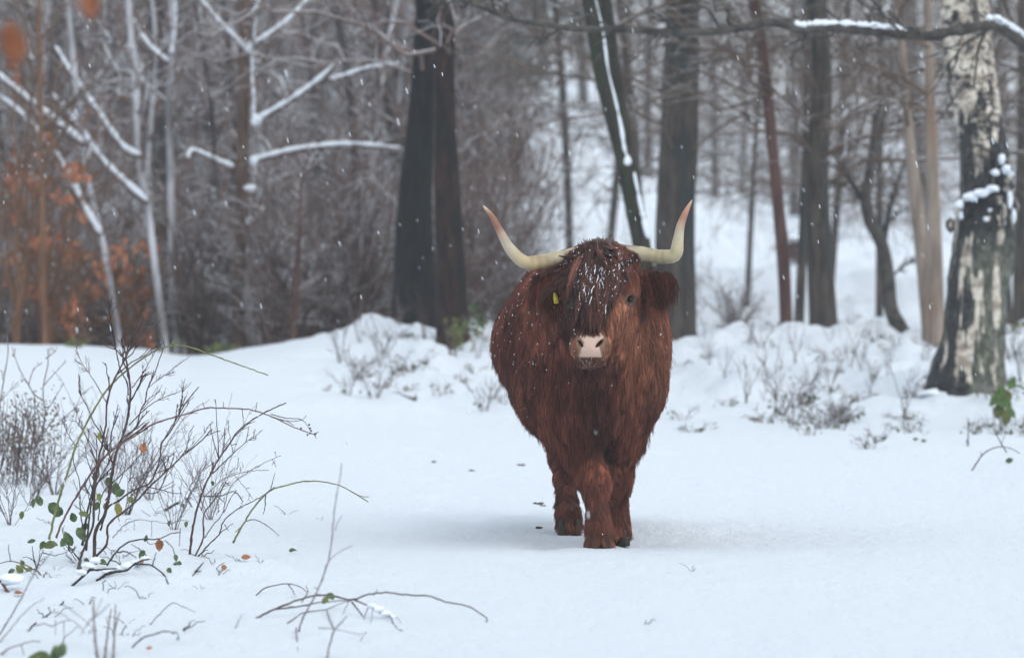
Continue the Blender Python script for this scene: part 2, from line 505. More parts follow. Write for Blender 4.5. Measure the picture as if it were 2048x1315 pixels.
# ------------------------------------------------------------------ the ground: one sheet out to the horizon
def make_ground():
    xs = np.concatenate([-np.geomspace(700, 8, 34), np.arange(-7.7, 7.7, 0.06), np.geomspace(8, 700, 34)])
    ys = np.concatenate([np.linspace(-300, 11, 26), np.arange(11.4, 15, .25), np.arange(15, 26, .045), np.arange(26, 37, .1), np.arange(37, 48, .055), np.arange(48, 50, .1), np.geomspace(50, 260, 110), np.geomspace(275, 5000, 18)])
    X, Y = np.meshgrid(xs, ys)
    Z = ground(X, Y)
    ny, nx = X.shape
    i = np.arange(ny * nx).reshape(ny, nx)
    q = np.stack([i[:-1, :-1], i[:-1, 1:], i[1:, 1:], i[1:, :-1]], -1).reshape(-1, 4)
    side = sstep(-1.5, 3.5, X)
    lit = sstep(46.3, 50, Y) * ((1 - side) * .66 + side * .26)
    bank = sstep(37.2, 40, Y) * sstep(-2.0, -1.0, X) * (1 - sstep(46, 48, Y))
    hollow = sstep(.18, .0, np.maximum(puffs(X, Y * .75, .42, 3), puffs(X, Y * .75, .19, 31))) * sstep(.38, .56, fbm(X * 1.1, Y * .6, 44, 3))  # dark gaps between heaps: bare ground cover mixed with painted shade under snow caps
    lit = np.maximum(lit, bank * hollow * .67)
    o = mesh_obj('ground', np.stack([X, Y, Z], -1), q, M['ground'], attrs={'litter_shade': lit.ravel()})
    tag(o, 'snow covered ground with a trodden path and banks rising to a wooded slope', kind='structure')
make_ground()
# ------------------------------------------------------------------ the highland cow
COWX, COWY = (1195 - 1024) / F * 22.8, 22.8
COWZ = gz(COWX, COWY) - .014
G_ = np.random.default_rng(11)

class Field:
    """signed distance on a grid, smooth-unioned from ellipsoids and round cones"""
    def __init__(s, lo, hi, h):
        s.lo = np.array(lo); s.h = h
        s.ax = [np.arange(l, u, h, dtype=np.float32) for l, u in zip(lo, hi)]
        s.f = np.full([len(a_) for a_ in s.ax], 1.0, np.float32)
    def _box(s, lo, hi, m=.22):
        sl_ = []
        for k in range(3):
            a_ = int(np.clip((lo[k] - m - s.lo[k]) / s.h, 0, len(s.ax[k]) - 1)); b = int(np.clip((hi[k] + m - s.lo[k]) / s.h + 2, 1, len(s.ax[k])))
            sl_.append(slice(a_, b))
        g = np.stack(np.meshgrid(*[s.ax[k][sl_[k]] for k in range(3)], indexing='ij'), -1)
        return tuple(sl_), g
    def put(s, sl_, d, k, sub=False):
        o = s.f[sl_]
        if sub:
            h = np.maximum(k - np.abs(o + d), 0) / k
            s.f[sl_] = np.maximum(o, -d) + h * h * k * .25
        else:
            h = np.maximum(k - np.abs(o - d), 0) / k
            s.f[sl_] = np.minimum(o, d) - h * h * k * .25
    def ell(s, c, r, k=.08, rot=None, sub=False):
        c = np.array(c, np.float32); r = np.array(r, np.float32)
        sl_, g = s._box(c - r.max(), c + r.max())
        p = g - c
        if rot is not None:
            p = p @ np.array(Matrix.Rotation(R(rot[1]), 3, rot[0]), np.float32)
        k0 = np.linalg.norm(p / r, axis=-1); k1 = np.linalg.norm(p / (r * r), axis=-1) + 1e-6
        s.put(sl_, k0 * (k0 - 1) / k1, k, sub)
    def cone(s, a_, b, ra, rb, k=.06):
        a_ = np.array(a_, np.float32); b = np.array(b, np.float32); m = max(ra, rb)
        sl_, g = s._box(np.minimum(a_, b) - m, np.maximum(a_, b) + m)
        ba = b - a_
        t = np.clip(((g - a_) @ ba) / (ba @ ba), 0, 1)
        d = np.linalg.norm(g - a_ - t[..., None] * ba, axis=-1) - (ra + (rb - ra) * t)
        s.put(sl_, d, k)

def surface_nets(f, lo, h):
    s = f < 0
    n = np.array(f.shape)
    c = np.zeros(n - 1, np.int8)
    for i in (0, 1):
        for j in (0, 1):
            for k in (0, 1):
                c += s[i:n[0] - 1 + i, j:n[1] - 1 + j, k:n[2] - 1 + k]
    I = np.argwhere((c > 0) & (c < 8))
    num = np.zeros(len(I)); acc = np.zeros((len(I), 3))
    cor = [(i, j, k) for i in (0, 1) for j in (0, 1) for k in (0, 1)]
    for a_ in cor:
        for ax in range(3):
            if a_[ax]: continue
            b = list(a_); b[ax] = 1
            fa = f[I[:, 0] + a_[0], I[:, 1] + a_[1], I[:, 2] + a_[2]]; fb = f[I[:, 0] + b[0], I[:, 1] + b[1], I[:, 2] + b[2]]
            x = (fa < 0) != (fb < 0)
            t = np.where(x, fa / np.where(x, fa - fb, 1), 0)
            p = np.array(a_, float)[None].repeat(len(I), 0); p[:, ax] += t
            acc[x] += p[x]; num += x
    V = (I + acc / num[:, None]) * h + lo
    idx = -np.ones(n - 1, np.int64); idx[I[:, 0], I[:, 1], I[:, 2]] = np.arange(len(I))
    Q = []
    for ax in range(3):
        u, v = [(1, 2), (2, 0), (0, 1)][ax]
        sa = np.take(s, np.arange(n[ax] - 1), ax); sb = np.take(s, np.arange(1, n[ax]), ax)
        E = np.argwhere(sa != sb)
        E = E[(E[:, u] > 0) & (E[:, v] > 0) & (E[:, u] < n[u] - 1) & (E[:, v] < n[v] - 1)]
        flip = sa[E[:, 0], E[:, 1], E[:, 2]]
        du = np.zeros(3, int); du[u] = 1; dv = np.zeros(3, int); dv[v] = 1
        g = lambda e: idx[e[:, 0], e[:, 1], e[:, 2]]
        q = np.stack([g(E - du - dv), g(E - dv), g(E), g(E - du)], 1)
        q[~flip] = q[~flip][:, ::-1]
        Q.append(q[(q >= 0).all(1)])
    return V, np.concatenate(Q)

FH = .0065
fd = Field((-.58, -.74, -.03), (.60, 2.10, 1.34), FH)
# trunk of the body (x sideways, y away from the camera, z up)
fd.ell((-.055, .95, .825), (.355, .72, .295), .05)
fd.ell((-.05, .36, .80), (.315, .42, .345), .15)
fd.ell((-.045, 1.50, .80), (.29, .36, .36), .15)
fd.ell((-.04, .55, 1.0), (.22, .55, .165), .15)
fd.ell((-.03, .13, .70), (.16, .24, .27), .12)
fd.ell((-.185, .20, .74), (.155, .24, .27), .07)
fd.ell((.135, .22, .75), (.14, .24, .26), .07)
fd.cone((-.165, .06, .68), (-.088, .05, .475), .125, .080, .05)
fd.cone((.115, .08, .70), (.098, .18, .475), .115, .074, .05)
# neck
fd.cone((-.03, .25, .93), (.0, -.06, .99), .25, .165, .14)
fd.cone((-.03, .1, .72), (-.01, -.16, .90), .15, .10, .14)
# head: skull, brow, cheeks, long face, muzzle, chin
fd.ell((.010, -.17, 1.085), (.135, .145, .125), .08)
fd.ell((.012, -.16, 1.165), (.112, .09, .062), .06)
fd.cone((.006, -.235, 1.06), (-.033, -.435, .845), .118, .074, .06)
fd.ell((-.018, -.25, .955), (.098, .12, .115), .07)
fd.ell((-.036, -.455, .825), (.074, .072, .058), .03)
fd.ell((-.036, -.425, .782), (.054, .058, .026), .03)
fd.ell((-.105, -.25, 1.045), (.035, .05, .035), .04)
fd.ell((.118, -.245, 1.035), (.035, .05, .035), .04)
# eye sockets and nostrils
fd.ell((.130, -.285, 1.012), (.017, .022, .014), .015, sub=True)
fd.ell((-.118, -.295, 1.010), (.017, .022, .014), .015, sub=True)
fd.ell((.000, -.515, .842), (.023, .034, .0070), .005, ('Y', -46), sub=True)
fd.ell((-.075, -.515, .842), (.020, .028, .0055), .005, ('Y', 52), sub=True)
# ears: flat, held out and a little down behind the horns
fd.ell((-.178, -.14, 1.085), (.078, .030, .040), .03, ('Y', -10))
fd.ell((.212, -.13, 1.092), (.090, .030, .042), .03, ('Y', 8))
# horn roots
fd.cone((-.07, -.14, 1.165), (-.12, -.15, 1.165), .044, .034, .03)
fd.cone((.09, -.14, 1.172), (.14, -.15, 1.172), .044, .034, .03)
# legs: a walking pose, joint by joint
LEGS = [
    [((-.15, .16, .66), .140), ((-.090, .10, .46), .082), ((-.010, .030, .275), .050), ((.004, .008, .115), .036), ((.008, -.015, .045), .044)],
    [((.13, .22, .66), .130), ((.105, .30, .46), .078), ((.090, .40, .275), .048), ((.088, .53, .115), .036), ((.090, .515, .045), .046)],
    [((-.145, 1.50, .77), .18), ((-.140, 1.30, .53), .095), ((-.125, 1.40, .33), .050), ((-.108, 1.13, .115), .037), ((-.102, 1.09, .045), .044)],
    [((.10, 1.52, .74), .20), ((.10, 1.42, .50), .125), ((.075, 1.74, .33), .056), ((.066, 1.66, .115), .043), ((.066, 1.63, .045), .046)]]
for lg in LEGS:
    for (p, r), (q, s_) in zip(lg[:-1], lg[1:]):
        fd.cone(p, q, r, s_, .05)
# tail
fd.cone((-.02, 1.86, 1.02), (-.02, 1.96, .7), .04, .03, .05)
fd.cone((-.02, 1.96, .7), (-.02, 1.97, .35), .03, .045, .03)

V, Q = surface_nets(fd.f, fd.lo, FH)
# relax the nets a little
for _ in range(2):
    e = np.concatenate([Q[:, [0, 1]], Q[:, [1, 2]], Q[:, [2, 3]], Q[:, [3, 0]]])
    acc = np.zeros_like(V); cnt = np.zeros(len(V))
    np.add.at(acc, e[:, 0], V[e[:, 1]]); np.add.at(cnt, e[:, 0], 1)
    V = V * .5 + .5 * acc / np.maximum(cnt, 1)[:, None]

def face_axis(z):
    """x of the middle of the face at height z"""
    return np.interp(z, [.76, .84, 1.06, 1.2], [-.036, -.034, .006, .012])

def coat_colour(p, g):
    """base colour of the coat: coat colour differences with some painted shade, mixed per strand"""
    n = len(p)
    x, y, z = p.T
    base = np.array([.128, .041, .028]); red = np.array([.188, .064, .041]); dark = np.array([.038, .014, .012]); fawn = np.array([.27, .12, .065])
    pn = fbm(x * 7 + 30, z * 2.5 + y * 4, 3, 3)
    c = base + (red - base) * sstep(.38, .62, pn)[:, None]
    # dark throat and brisket stripe: coat colour deepened by painted shade of the valley
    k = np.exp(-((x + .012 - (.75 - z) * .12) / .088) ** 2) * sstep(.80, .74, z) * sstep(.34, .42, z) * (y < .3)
    # darker locks low on the shoulders and the legs
    k = np.maximum(k * .95, sstep(.55, .70, fbm(x * 9, z * 3 + y * 3 + 9, 14, 3)) * .6)
    k = np.maximum(k, .35 * sstep(.32, .2, z))
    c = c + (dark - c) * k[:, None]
    # fawn round the eye on the open side, on the muzzle and above the hooves
    hx = x - face_axis(z)
    head = (y < -.12) & (z > .7)
    k = head * np.exp(-(((hx - .10) / .06) ** 2 + ((z - 1.0) / .07) ** 2)) * .8
    k = np.maximum(k, .45 * head * (hx > .02) * sstep(1.0, .92, z))
    k = np.maximum(k, head * sstep(.865, .83, z) * sstep(-.41, -.45, y) * .7)
    k = np.maximum(k, sstep(.10, .04, z) * .45)
    k = np.maximum(k, .35 * sstep(.06, .16, x) * sstep(.55, .7, z) * (y < .3) * (z < .95))
    c = c + (fawn - c) * k[:, None]
    k = head * sstep(.05, .01, hx) * sstep(-.15, -.12, hx) * sstep(.85, .885, z) * .92          # darker over the middle and left of the face
    c = c + (dark * 1.1 - c) * k[:, None]
    k = head * (z < .792) * .8
    c = c + (dark * 2 - c) * k[:, None]
    return np.clip(c * g.uniform(.70, 1.35, (n, 1)), 0, 1)

cow = empty('highland_cow', (COWX, COWY, COWZ))
tag(cow, 'shaggy red-brown highland cow with long upcurved horns walking forward on the snowy path', 'cow')

# body colours (skin under the coat, bare nose pad)
VN0 = np.zeros_like(V)
_n0 = np.cross(V[Q[:, 1]] - V[Q[:, 0]], V[Q[:, 2]] - V[Q[:, 0]])
for k in range(4): np.add.at(VN0, Q[:, k], _n0)
VN0 = nrm(VN0)
x, y, z = V.T
hx = x - face_axis(z)
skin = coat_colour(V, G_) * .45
hw = np.interp(z, [.785, .80, .828, .846, .866, .874], [.044, .041, .032, .026, .046, .049])
pad = sstep(.004, -.002, np.abs(hx) - hw) * sstep(.787, .792, z + .6 * hx ** 2) * sstep(.880, .874, z + .010 * np.cos(hx * 55)) * (y < -.43)
padc = np.array([.52, .365, .30]) * (1 + .10 * (vn3(V * 120 + 50, 2)[:, None] - .5))
muz = ((y < -.415) & (z > .785) & (z < .890)).astype(float)
skin = skin + (np.array([.19, .105, .062]) - skin) * (muz * .85)[:, None]
skin = skin + (padc - skin) * pad[:, None]
def inside(cx, ang):
    u, w = V[:, 0] - cx, V[:, 2] - .842
    ca_, sa_ = math.cos(R(ang)), math.sin(R(ang))
    return ((u * ca_ + w * sa_) / .022) ** 2 + ((-u * sa_ + w * ca_) / .0062) ** 2
nk = (np.minimum(inside(.000, 46), inside(-.075, -52) * 1.5) < 1.0) & (y < -.40) & (y > -.56) & (VN0[:, 1] > -.995)
skin[nk] = [.035, .018, .015]
M['hide'] = attr_mat('cow_hide', 'tint', .55, .35, ((160, 160, 160), .0015))
body = mesh_obj('body', V, Q, M['hide'], cow, attrs={'tint': np.clip(skin, 0, 1)})

# front surface of the head: nearest body point to the camera for an (x, z)
yfront = np.where((fd.f < 0).any(1), fd.ax[1][np.argmax(fd.f < 0, axis=1)], 9.0)
def front(xx, zz):
    i = np.clip(((xx - fd.lo[0]) / FH), 0, yfront.shape[0] - 2); k = np.clip(((zz - fd.lo[2]) / FH), 0, yfront.shape[1] - 2)
    i0 = i.astype(int); k0 = k.astype(int); fi = i - i0; fk = k - k0
    return (yfront[i0, k0] * (1 - fi) + yfront[i0 + 1, k0] * fi) * (1 - fk) + (yfront[i0, k0 + 1] * (1 - fi) + yfront[i0 + 1, k0 + 1] * fi) * fk

# surface samples
def sample(n, wfun):
    T = np.concatenate([Q[:, [0, 1, 2]], Q[:, [0, 2, 3]]])
    A, B, C_ = V[T[:, 0]], V[T[:, 1]], V[T[:, 2]]
    N = np.cross(B - A, C_ - A); ar = np.linalg.norm(N, axis=1); N = N / np.maximum(ar, 1e-12)[:, None]
    c = (A + B + C_) / 3
    w = ar * wfun(c, N)
    t = G_.choice(len(T), n, p=w / w.sum())
    u = G_.random((n, 2)); fl = u.sum(1) > 1; u[fl] = 1 - u[fl]
    p = A[t] + u[:, :1] * (B[t] - A[t]) + u[:, 1:] * (C_[t] - A[t])
    return p, N[t]
# smooth normals
VN = np.zeros_like(V)
_n = np.cross(V[Q[:, 1]] - V[Q[:, 0]], V[Q[:, 2]] - V[Q[:, 0]])
for k in range(4): np.add.at(VN, Q[:, k], _n)
VN = nrm(VN)

def hair(name, pts, rad, tint, mat, parent):
    n, k, _ = pts.shape
    hc = bpy.data.hair_curves.new(name)
    hc.add_curves([k] * n)
    hc.points.foreach_set('position', pts.astype(np.float32).ravel())
    ra = hc.attributes.get('radius') or hc.attributes.new('radius', 'FLOAT', 'POINT')
    ra.data.foreach_set('value', np.asarray(rad, np.float32).ravel())
    ta = hc.attributes.new('tint', 'FLOAT_COLOR', 'CURVE')
    ta.data.foreach_set('color', np.concatenate([tint, np.ones((n, 1))], 1).astype(np.float32).ravel())
    hc.materials.append(mat)
    return link(bpy.data.objects.new(name, hc), parent)

def is_head(p):
    return sstep(-.02, -.14, p[:, 1]) * sstep(.68, .74, p[:, 2]) * (np.abs(p[:, 0]) < .17)
def is_ear(p):
    return ((np.abs(p[:, 0] - .01) > .145) & (p[:, 1] < -.07) & (p[:, 1] > -.2) & (p[:, 2] > 1.02) & (p[:, 2] < 1.145)).astype(float)

def w_coat(c, N):
    x, y, z = c.T
    hx = x - face_axis(z)
    w = np.ones(len(c))
    w *= np.where(N[:, 1] > .35, .25, 1.0) * np.where(y > 1.3, .6, 1.0)
    w *= 1 + 1.2 * (y < .3)
    w *= (z > .035)
    w *= np.where((np.abs(x - .01) > .125) & (np.abs(z - 1.168) < .045) & (y < -.08), .08, 1)
    padk = (np.abs(hx) < np.interp(z, [.785, .80, .84, .87], [.052, .050, .056, .060])) & (y < -.44) & (z > .787) & (z < .878)
    w *= np.where(padk, 0, 1)
    w *= np.where((np.hypot(np.abs(x - .006) - .122, z - 1.012) < .030) & (y < -.20), .0, 1)
    w *= np.where((y < -.42) & (z < .875), .9, 1)
    return w

def make_coat(n=150000, k=6):
    p, N = sample(n, w_coat)
    x, y, z = p.T
    hx = x - face_axis(z)
    H = is_head(p); E = is_ear(p)
    muzz = H * sstep(.915, .87, z) * sstep(-.34, -.40, y)
    chin = H * sstep(.795, .778, z) * (y < -.33)
    # lengths
    L = np.where(y < .35, .060, .074)
    L = L + .012 * sstep(.58, .48, z) * sstep(.34, .40, z) * sstep(.1, .5, y)            # belly and elbow fringe
    L = L + .030 * np.exp(-((x + .02) / .09) ** 2) * (y < .25) * sstep(.9, .75, z)
    L = L + (.034 - L) * sstep(.46, .30, z)
    L = np.where(z < .13, .042, L)
    L = L * (1 - H) + H * .045
    L = np.where(H * (z > 1.1) > .5, .06, L)
    L = L * (1 - .65 * (np.hypot(np.abs(x - .006) - .122, z - 1.02) < .06) * (y < -.18))
    L = L * (1 - muzz) + muzz * .016
    L = np.where(chin > .5, .035, L)
    L = np.where(E > .5, .096, L)
    L = L * G_.uniform(.6, 1.2, n)
    # combing: down and a little back on the body, down the face on the head, outward over the hooves
    g = np.zeros((n, 3)); g[:, 2] = -1; g[:, 1] = .25
    g[:, 0] = -.12 * np.sin(z * 9 + 1)
    fh = np.stack([np.full(n, -.10), np.full(n, -.25), np.full(n, -.9)], 1)
    fh[:, 0] += np.sign(hx) * .25 * sstep(.02, .08, np.abs(hx))
    g = g * (1 - H)[:, None] + fh * H[:, None]
    fe = np.stack([np.sign(x) * .10, np.full(n, -.12), np.full(n, -1.0)], 1)
    g = np.where(E[:, None] > .5, fe, g)
    hoof = sstep(.14, .05, z)[:, None]
    # swirls
    w1 = vn3(p * 6 + 30, 5) - .5; w2 = vn3(p * 6 + 70, 8) - .5
    sw = np.stack([w1, w2 * .6, np.zeros(n)], 1) * 1.1 * (1 - .6 * H)[:, None]
    g = nrm(g + sw)
    tang = nrm(g - (g * N).sum(1, keepdims=True) * N)
    lift = np.where(E > .5, .30, .34) * (1 - muzz * .3)
    lift = lift + .25 * hoof[:, 0]
    d0 = nrm(tang + N * lift[:, None] + G_.normal(size=(n, 3)) * .12)
    grav = np.array([0, 0, -1.0])[None] * (1 - muzz[:, None] * .8)
    inward = -N * .22 * (1 - hoof)
    s = np.linspace(0, 1, k)
    P_ = p[:, None] + L[:, None, None] * (d0[:, None] * s[None, :, None] * .95 + (grav * .35 + inward)[:, None] * (s ** 2)[None, :, None])
    # locks: strands gather towards the tip of the nearest lock
    from mathutils.kdtree import KDTree
    nl = 5200
    li = G_.choice(n, nl, replace=False)
    kd = KDTree(nl)
    for j, i in enumerate(li): kd.insert(p[i], j)
    kd.balance()
    near = np.fromiter((kd.find(q)[1] for q in p), int, n)
    own = li[near]
    tight = (.80 * (1 - muzz) * (1 - H * .35))[:, None, None] * (s ** 1.3)[None, :, None] * G_.uniform(.5, 1.1, (n, 1, 1))
    P_ = P_ + (P_[own] - P_) * tight * (np.linalg.norm(p[own] - p, axis=1) < .06)[:, None, None]
    P_[:, 1:] += np.cumsum(G_.normal(size=(n, k - 1, 3)), 1) * (L[:, None, None] * .035)
    stiff = np.where(z < .06)
    P_[:, :, 2] = np.maximum(P_[:, :, 2], .012 + .012 * G_.random((n, 1)))
    rad = np.linspace(1, .25, k)[None] * (.00125 * G_.uniform(.7, 1.4, n))[:, None]
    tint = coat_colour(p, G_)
    lock = np.exp(G_.normal(size=nl) * .30)[near]
    tint = np.clip(tint * lock[:, None], 0, 1)
    pale = (G_.random(n) < .12) & (chin > .5)
    tint[pale] = [.42, .33, .27]
    tint = np.where(E[:, None] > .5, tint * [.42, .38, .40], tint)
    o = hair('coat', P_, rad, tint, M['hair'], body)
    return P_, own

def hair_material(name, rough):
    m, nt, b = newmat(name)
    n = nt.nodes.new('ShaderNodeAttribute'); n.attribute_name = 'tint'
    nt.links.new(n.outputs['Color'], b.inputs['Base Color'])
    b.inputs['Roughness'].default_value = rough
    b.inputs['Specular IOR Level'].default_value = .18
    return m
M['hair'] = hair_material('shaggy_hair', .55)
M['wet_hair'] = hair_material('wet_hair', .38)
SC.cycles_curves.shape = 'RIBBONS'
COAT, OWN = make_coat()

# forelock: long wet strands from the poll over brow and face
def make_forelock(nl=240, per=40, k=12):
    n = nl * per
    u = G_.uniform(-1, 1, nl)
    x0 = .012 + u * .108
    z0 = 1.205 - .045 * u ** 2 + G_.uniform(-.035, .02, nl)
    # where each lock ends: long on the left and middle of the face, short over the open eye
    x1 = x0 * .85 + G_.normal(size=nl) * .040 - .018
    zlow = np.interp(x1, [-.16, -.11, -.07, .00, .045, .08, .15], [1.00, .965, .895, .888, .95, 1.06, 1.085])
    z1 = zlow + np.abs(G_.normal(size=nl)) * .075
    ph = G_.uniform(0, 6.28, nl); wa = G_.uniform(.003, .014, nl); lo_ = G_.uniform(.008, .045, nl)
    jx = G_.normal(size=(nl, per)) ; jz = G_.normal(size=(nl, per))
    s = np.linspace(0, 1, k)[None, None]
    spread = (.0065 * (1 - s) + .0018)
    X = x0[:, None, None] + (x1 - x0)[:, None, None] * s ** 1.15 + jx[..., None] * spread + (wa[:, None, None] * np.sin(s * 7 + ph[:, None, None]))
    ends = G_.uniform(.72, 1.04, (nl, per, 1))
    Z = z0[:, None, None] + (z1 - z0)[:, None, None] * s * ends + jz[..., None] * spread * (1 - s)
    top = sstep(.0, .22, s)
    Yf = front(np.clip(X, -.135, .125), np.clip(Z, .80, 1.165))
    Yf = np.where(Yf > 0, -.20, Yf)
    Yt = -.12 - .05 * np.abs(jx[..., None]) * 0
    off = lo_[:, None, None] * np.sin(np.minimum(s, .8) * 2.2) + np.abs(G_.normal(size=(nl, per, 1))) * .005 + .006
    Y = Yt * (1 - top) + (np.minimum(Yf, -.14) - off) * top
    Z = Z + .022 * np.exp(-((s - .05) / .12) ** 2)
    P_ = np.stack([X, Y, Z], -1).reshape(n, k, 3)
    # smooth along the strand
    for _ in range(4): P_[:, 1:-1] = P_[:, 1:-1] * .5 + .25 * (P_[:, :-2] + P_[:, 2:])
    rad = np.linspace(1, .35, k)[None] * (.0013 * G_.uniform(.7, 1.3, n))[:, None]
    shade = np.exp(G_.normal(size=(nl, 1)) * .55).repeat(per, 1).ravel()[:, None] * G_.uniform(.75, 1.25, (n, 1))
    warm = (G_.random(nl) < .3).repeat(per)[:, None]
    tint = np.where(warm, np.array([.085, .034, .025]), np.array([.046, .021, .017])) * np.minimum(shade, 1.6)
    tint = tint * (1 + .6 * sstep(1.17, 1.21, P_[:, 0, 2]))[:, None]
    hair('forelock', P_, rad, np.clip(tint, 0, 1), M['wet_hair'], cow)
    return P_
FORE = make_forelock()

# snow caught in the hair
def make_flecks():
    i = G_.choice(len(COAT), 60000)
    p = COAT[i, 3]; r = COAT[i, 0]
    x, y, z = r.T
    w = .06 * np.ones(len(p)) * sstep(.45, .6, z)
    w += 1.0 * np.exp(-(((x + .33) / .15) ** 2 + ((z - .98) / .20) ** 2)) * (y < 1)
    w += .35 * np.exp(-(((x + .30) / .12) ** 2 + ((z - .75) / .2) ** 2))
    w += .7 * sstep(1.10, 1.18, z)
    w += .30 * np.exp(-(((x - .24) / .12) ** 2 + ((z - .85) / .12) ** 2))
    w += .35 * sstep(.14, .03, z)
    k = G_.random(len(p)) < w * .055
    pts = [p[k] + G_.normal(size=(k.sum(), 3)) * .004 + np.array([0, -.006, .003])]
    j = G_.choice(len(FORE), 260); q = FORE[j, G_.integers(2, 11, 260)]
    pts.append(q + np.array([0, -.005, .0]) + G_.normal(size=q.shape) * .003)
    pts = np.concatenate(pts)
    n = len(pts)
    sz = G_.gamma(3, .00034, n) + .0005
    gg = Geo()
    gg.add(*blobs(pts, sz, sz, sz * G_.uniform(.9, 2.2, n), G_, .3))
    # thin broken crusts of snow strung along the wet locks
    m = 430
    mid = np.where(np.abs(FORE[:, 0, 0] - .012) < .085)[0]
    j = G_.choice(mid, m); kk = FORE.shape[1] - 1
    t0 = G_.uniform(.8, 8.5, m); ln = G_.uniform(.3, 1.7, m) * (G_.random(m) < .8) + .3
    tt = np.clip(t0[:, None] + ln[:, None] * np.linspace(0, 1, 6)[None], 0, kk - .01)
    i0 = tt.astype(int); fr = (tt - i0)[..., None]
    q = FORE[j[:, None], i0] * (1 - fr) + FORE[j[:, None], i0 + 1] * fr
    q = q + np.array([0, -.005, .001]) + G_.normal(size=q.shape) * .0012
    rr = G_.uniform(.0006, .0019, (m, 1)) * np.array([.5, 1, .8, 1.1, .9, .3])[None] * G_.uniform(.5, 1.5, (m, 6))
    gg.add(*tubes(q, rr, 5))
    o = gg.obj('snow_fleck', M['snow'], cow)
    tag(o, kind='stuff')
make_flecks()

# horns
def horn(pts, radii, cols):
    k = 34
    P_ = catmull(np.array(pts, float), k)
    t = np.linspace(0, 1, k)
    rr = .94 * np.interp(t, [a_ for a_, _ in radii], [b for _, b in radii])
    rr = rr * (1 + .018 * np.sin(t * 70) * (t < .45) + .02 * G_.normal(size=k) * (t < .6))
    v, f = tubes(P_[None], rr[None], 18)
    tt = np.concatenate([t.repeat(18), [0, 1]])
    c = np.stack([np.interp(tt, [a_ for a_, _ in cols], [b[i] for _, b in cols]) for i in range(3)], 1)
    n = vn3(v * [45, 45, 45] + 60, 4); n2 = vn3(v * [14, 14, 14] + 90, 6)
    c = c * (1 + .35 * (n[:, None] - .5)) * (1 - (.70 * sstep(.48, .66, n2) * sstep(.55, .30, tt))[:, None]) * (1 - .22 * (np.sin(tt * 95 + n2 * 4) > .55) * (tt < .4))[:, None]
    return mesh_obj('horn', v, f, M['horn'], cow, attrs={'tint': np.clip(c, 0, 1)})
M['horn'] = attr_mat('horn_keratin', 'tint', .42, .4, ((60, 60, 60), .001))
cr, ye, rd, tp = (.44, .385, .295), (.40, .30, .165), (.22, .09, .058), (.50, .37, .24)
def hp(px, py, yy):
    d = COWY + yy
    w = at(px, py, d)
    return (w[0] - COWX, yy, w[2] - COWZ)
horn([hp(1160, 508, -.15), hp(1126, 514, -.155), hp(1088, 522, -.17), hp(1050, 524, -.19), hp(1022, 500, -.205), hp(1000, 462, -.205), hp(984, 432, -.195), hp(966, 411, -.18)],
     [(0, .033), (.2, .031), (.42, .0285), (.55, .0245), (.72, .0175), (.86, .012), (.97, .006), (1, .0018)],
     [(0, cr), (.22, (.36, .30, .19)), (.36, ye), (.5, (.44, .36, .22)), (.64, cr), (.73, (.40, .28, .20)), (.78, rd), (.92, (.30, .13, .08)), (.97, tp), (1, tp)])
horn([hp(1240, 503, -.15), hp(1285, 508, -.155), hp(1322, 513, -.175), hp(1350, 509, -.20), hp(1356, 482, -.215), hp(1361, 452, -.215), hp(1371, 425, -.205), hp(1384, 400, -.19)],
     [(0, .033), (.25, .031), (.45, .029), (.55, .027), (.66, .021), (.80, .0155), (.92, .0095), (.98, .0045), (1, .0018)],
     [(0, cr), (.28, (.36, .30, .19)), (.45, (.40, .34, .21)), (.55, (.50, .43, .27)), (.68, cr), (.76, (.36, .24, .16)), (.83, (.32, .14, .085)), (.93, (.40, .20, .11)), (1, tp)])

# eyes, hooves, ear tag
M['eye'] = plain('dark_eye', (.016, .009, .006), None, rough=.35, spec=.3)
M['hoof'] = plain('dark_hoof', (.012, .009, .008), (.040, .028, .022), (60, 60, 30), .6)
M['tag'] = plain('yellow_tag_plastic', (.56, .43, .04), (.46, .35, .03), (40, 40, 40), .4)
for cx in (.128, -.116):
    v = SPH[0] * [.0150, .0150, .0115] + [cx, -.281 if cx > 0 else -.288, 1.012]
    mesh_obj('eye', v, SPH[1], M['eye'], cow)
for lg in LEGS:
    (hx_, hy_, _), _ = lg[-1]
    gg = Geo()
    for sx in (-1, 1):                       # two claws
        k = 12
        pts = []
        for t, (zz, w_, ln, fy) in enumerate(((.075, .020, .034, .0), (.045, .024, .042, -.006), (.012, .026, .050, -.014), (-.004, .025, .049, -.016))):
            a_ = np.arange(k) / k * 2 * np.pi
            ex = np.sign(np.cos(a_)) * np.abs(np.cos(a_)) ** .8 * w_
            ey = np.sin(a_) * ln
            pinch = np.where(ey < 0, 1 - .35 * (ey / ln) ** 2, 1)
            pts.append(np.stack([hx_ + sx * .026 + ex * pinch, hy_ + fy + ey, np.full(k, zz)], 1))
        v = np.concatenate(pts); i = np.arange(4 * k).reshape(4, k); j = np.roll(i, -1, 1)
        q = np.stack([i[:-1], i[1:], j[1:], j[:-1]], -1).reshape(-1, 4)
        v = np.concatenate([v, [pts[0].mean(0), pts[3].mean(0)]])
        tri = np.concatenate([np.stack([np.full(k, 4 * k), i[0], j[0]], 1), np.stack([np.full(k, 4 * k + 1), j[3], i[3]], 1)])
        gg.add(v, [q, tri])
    gg.obj('hoof', M['hoof'], cow)
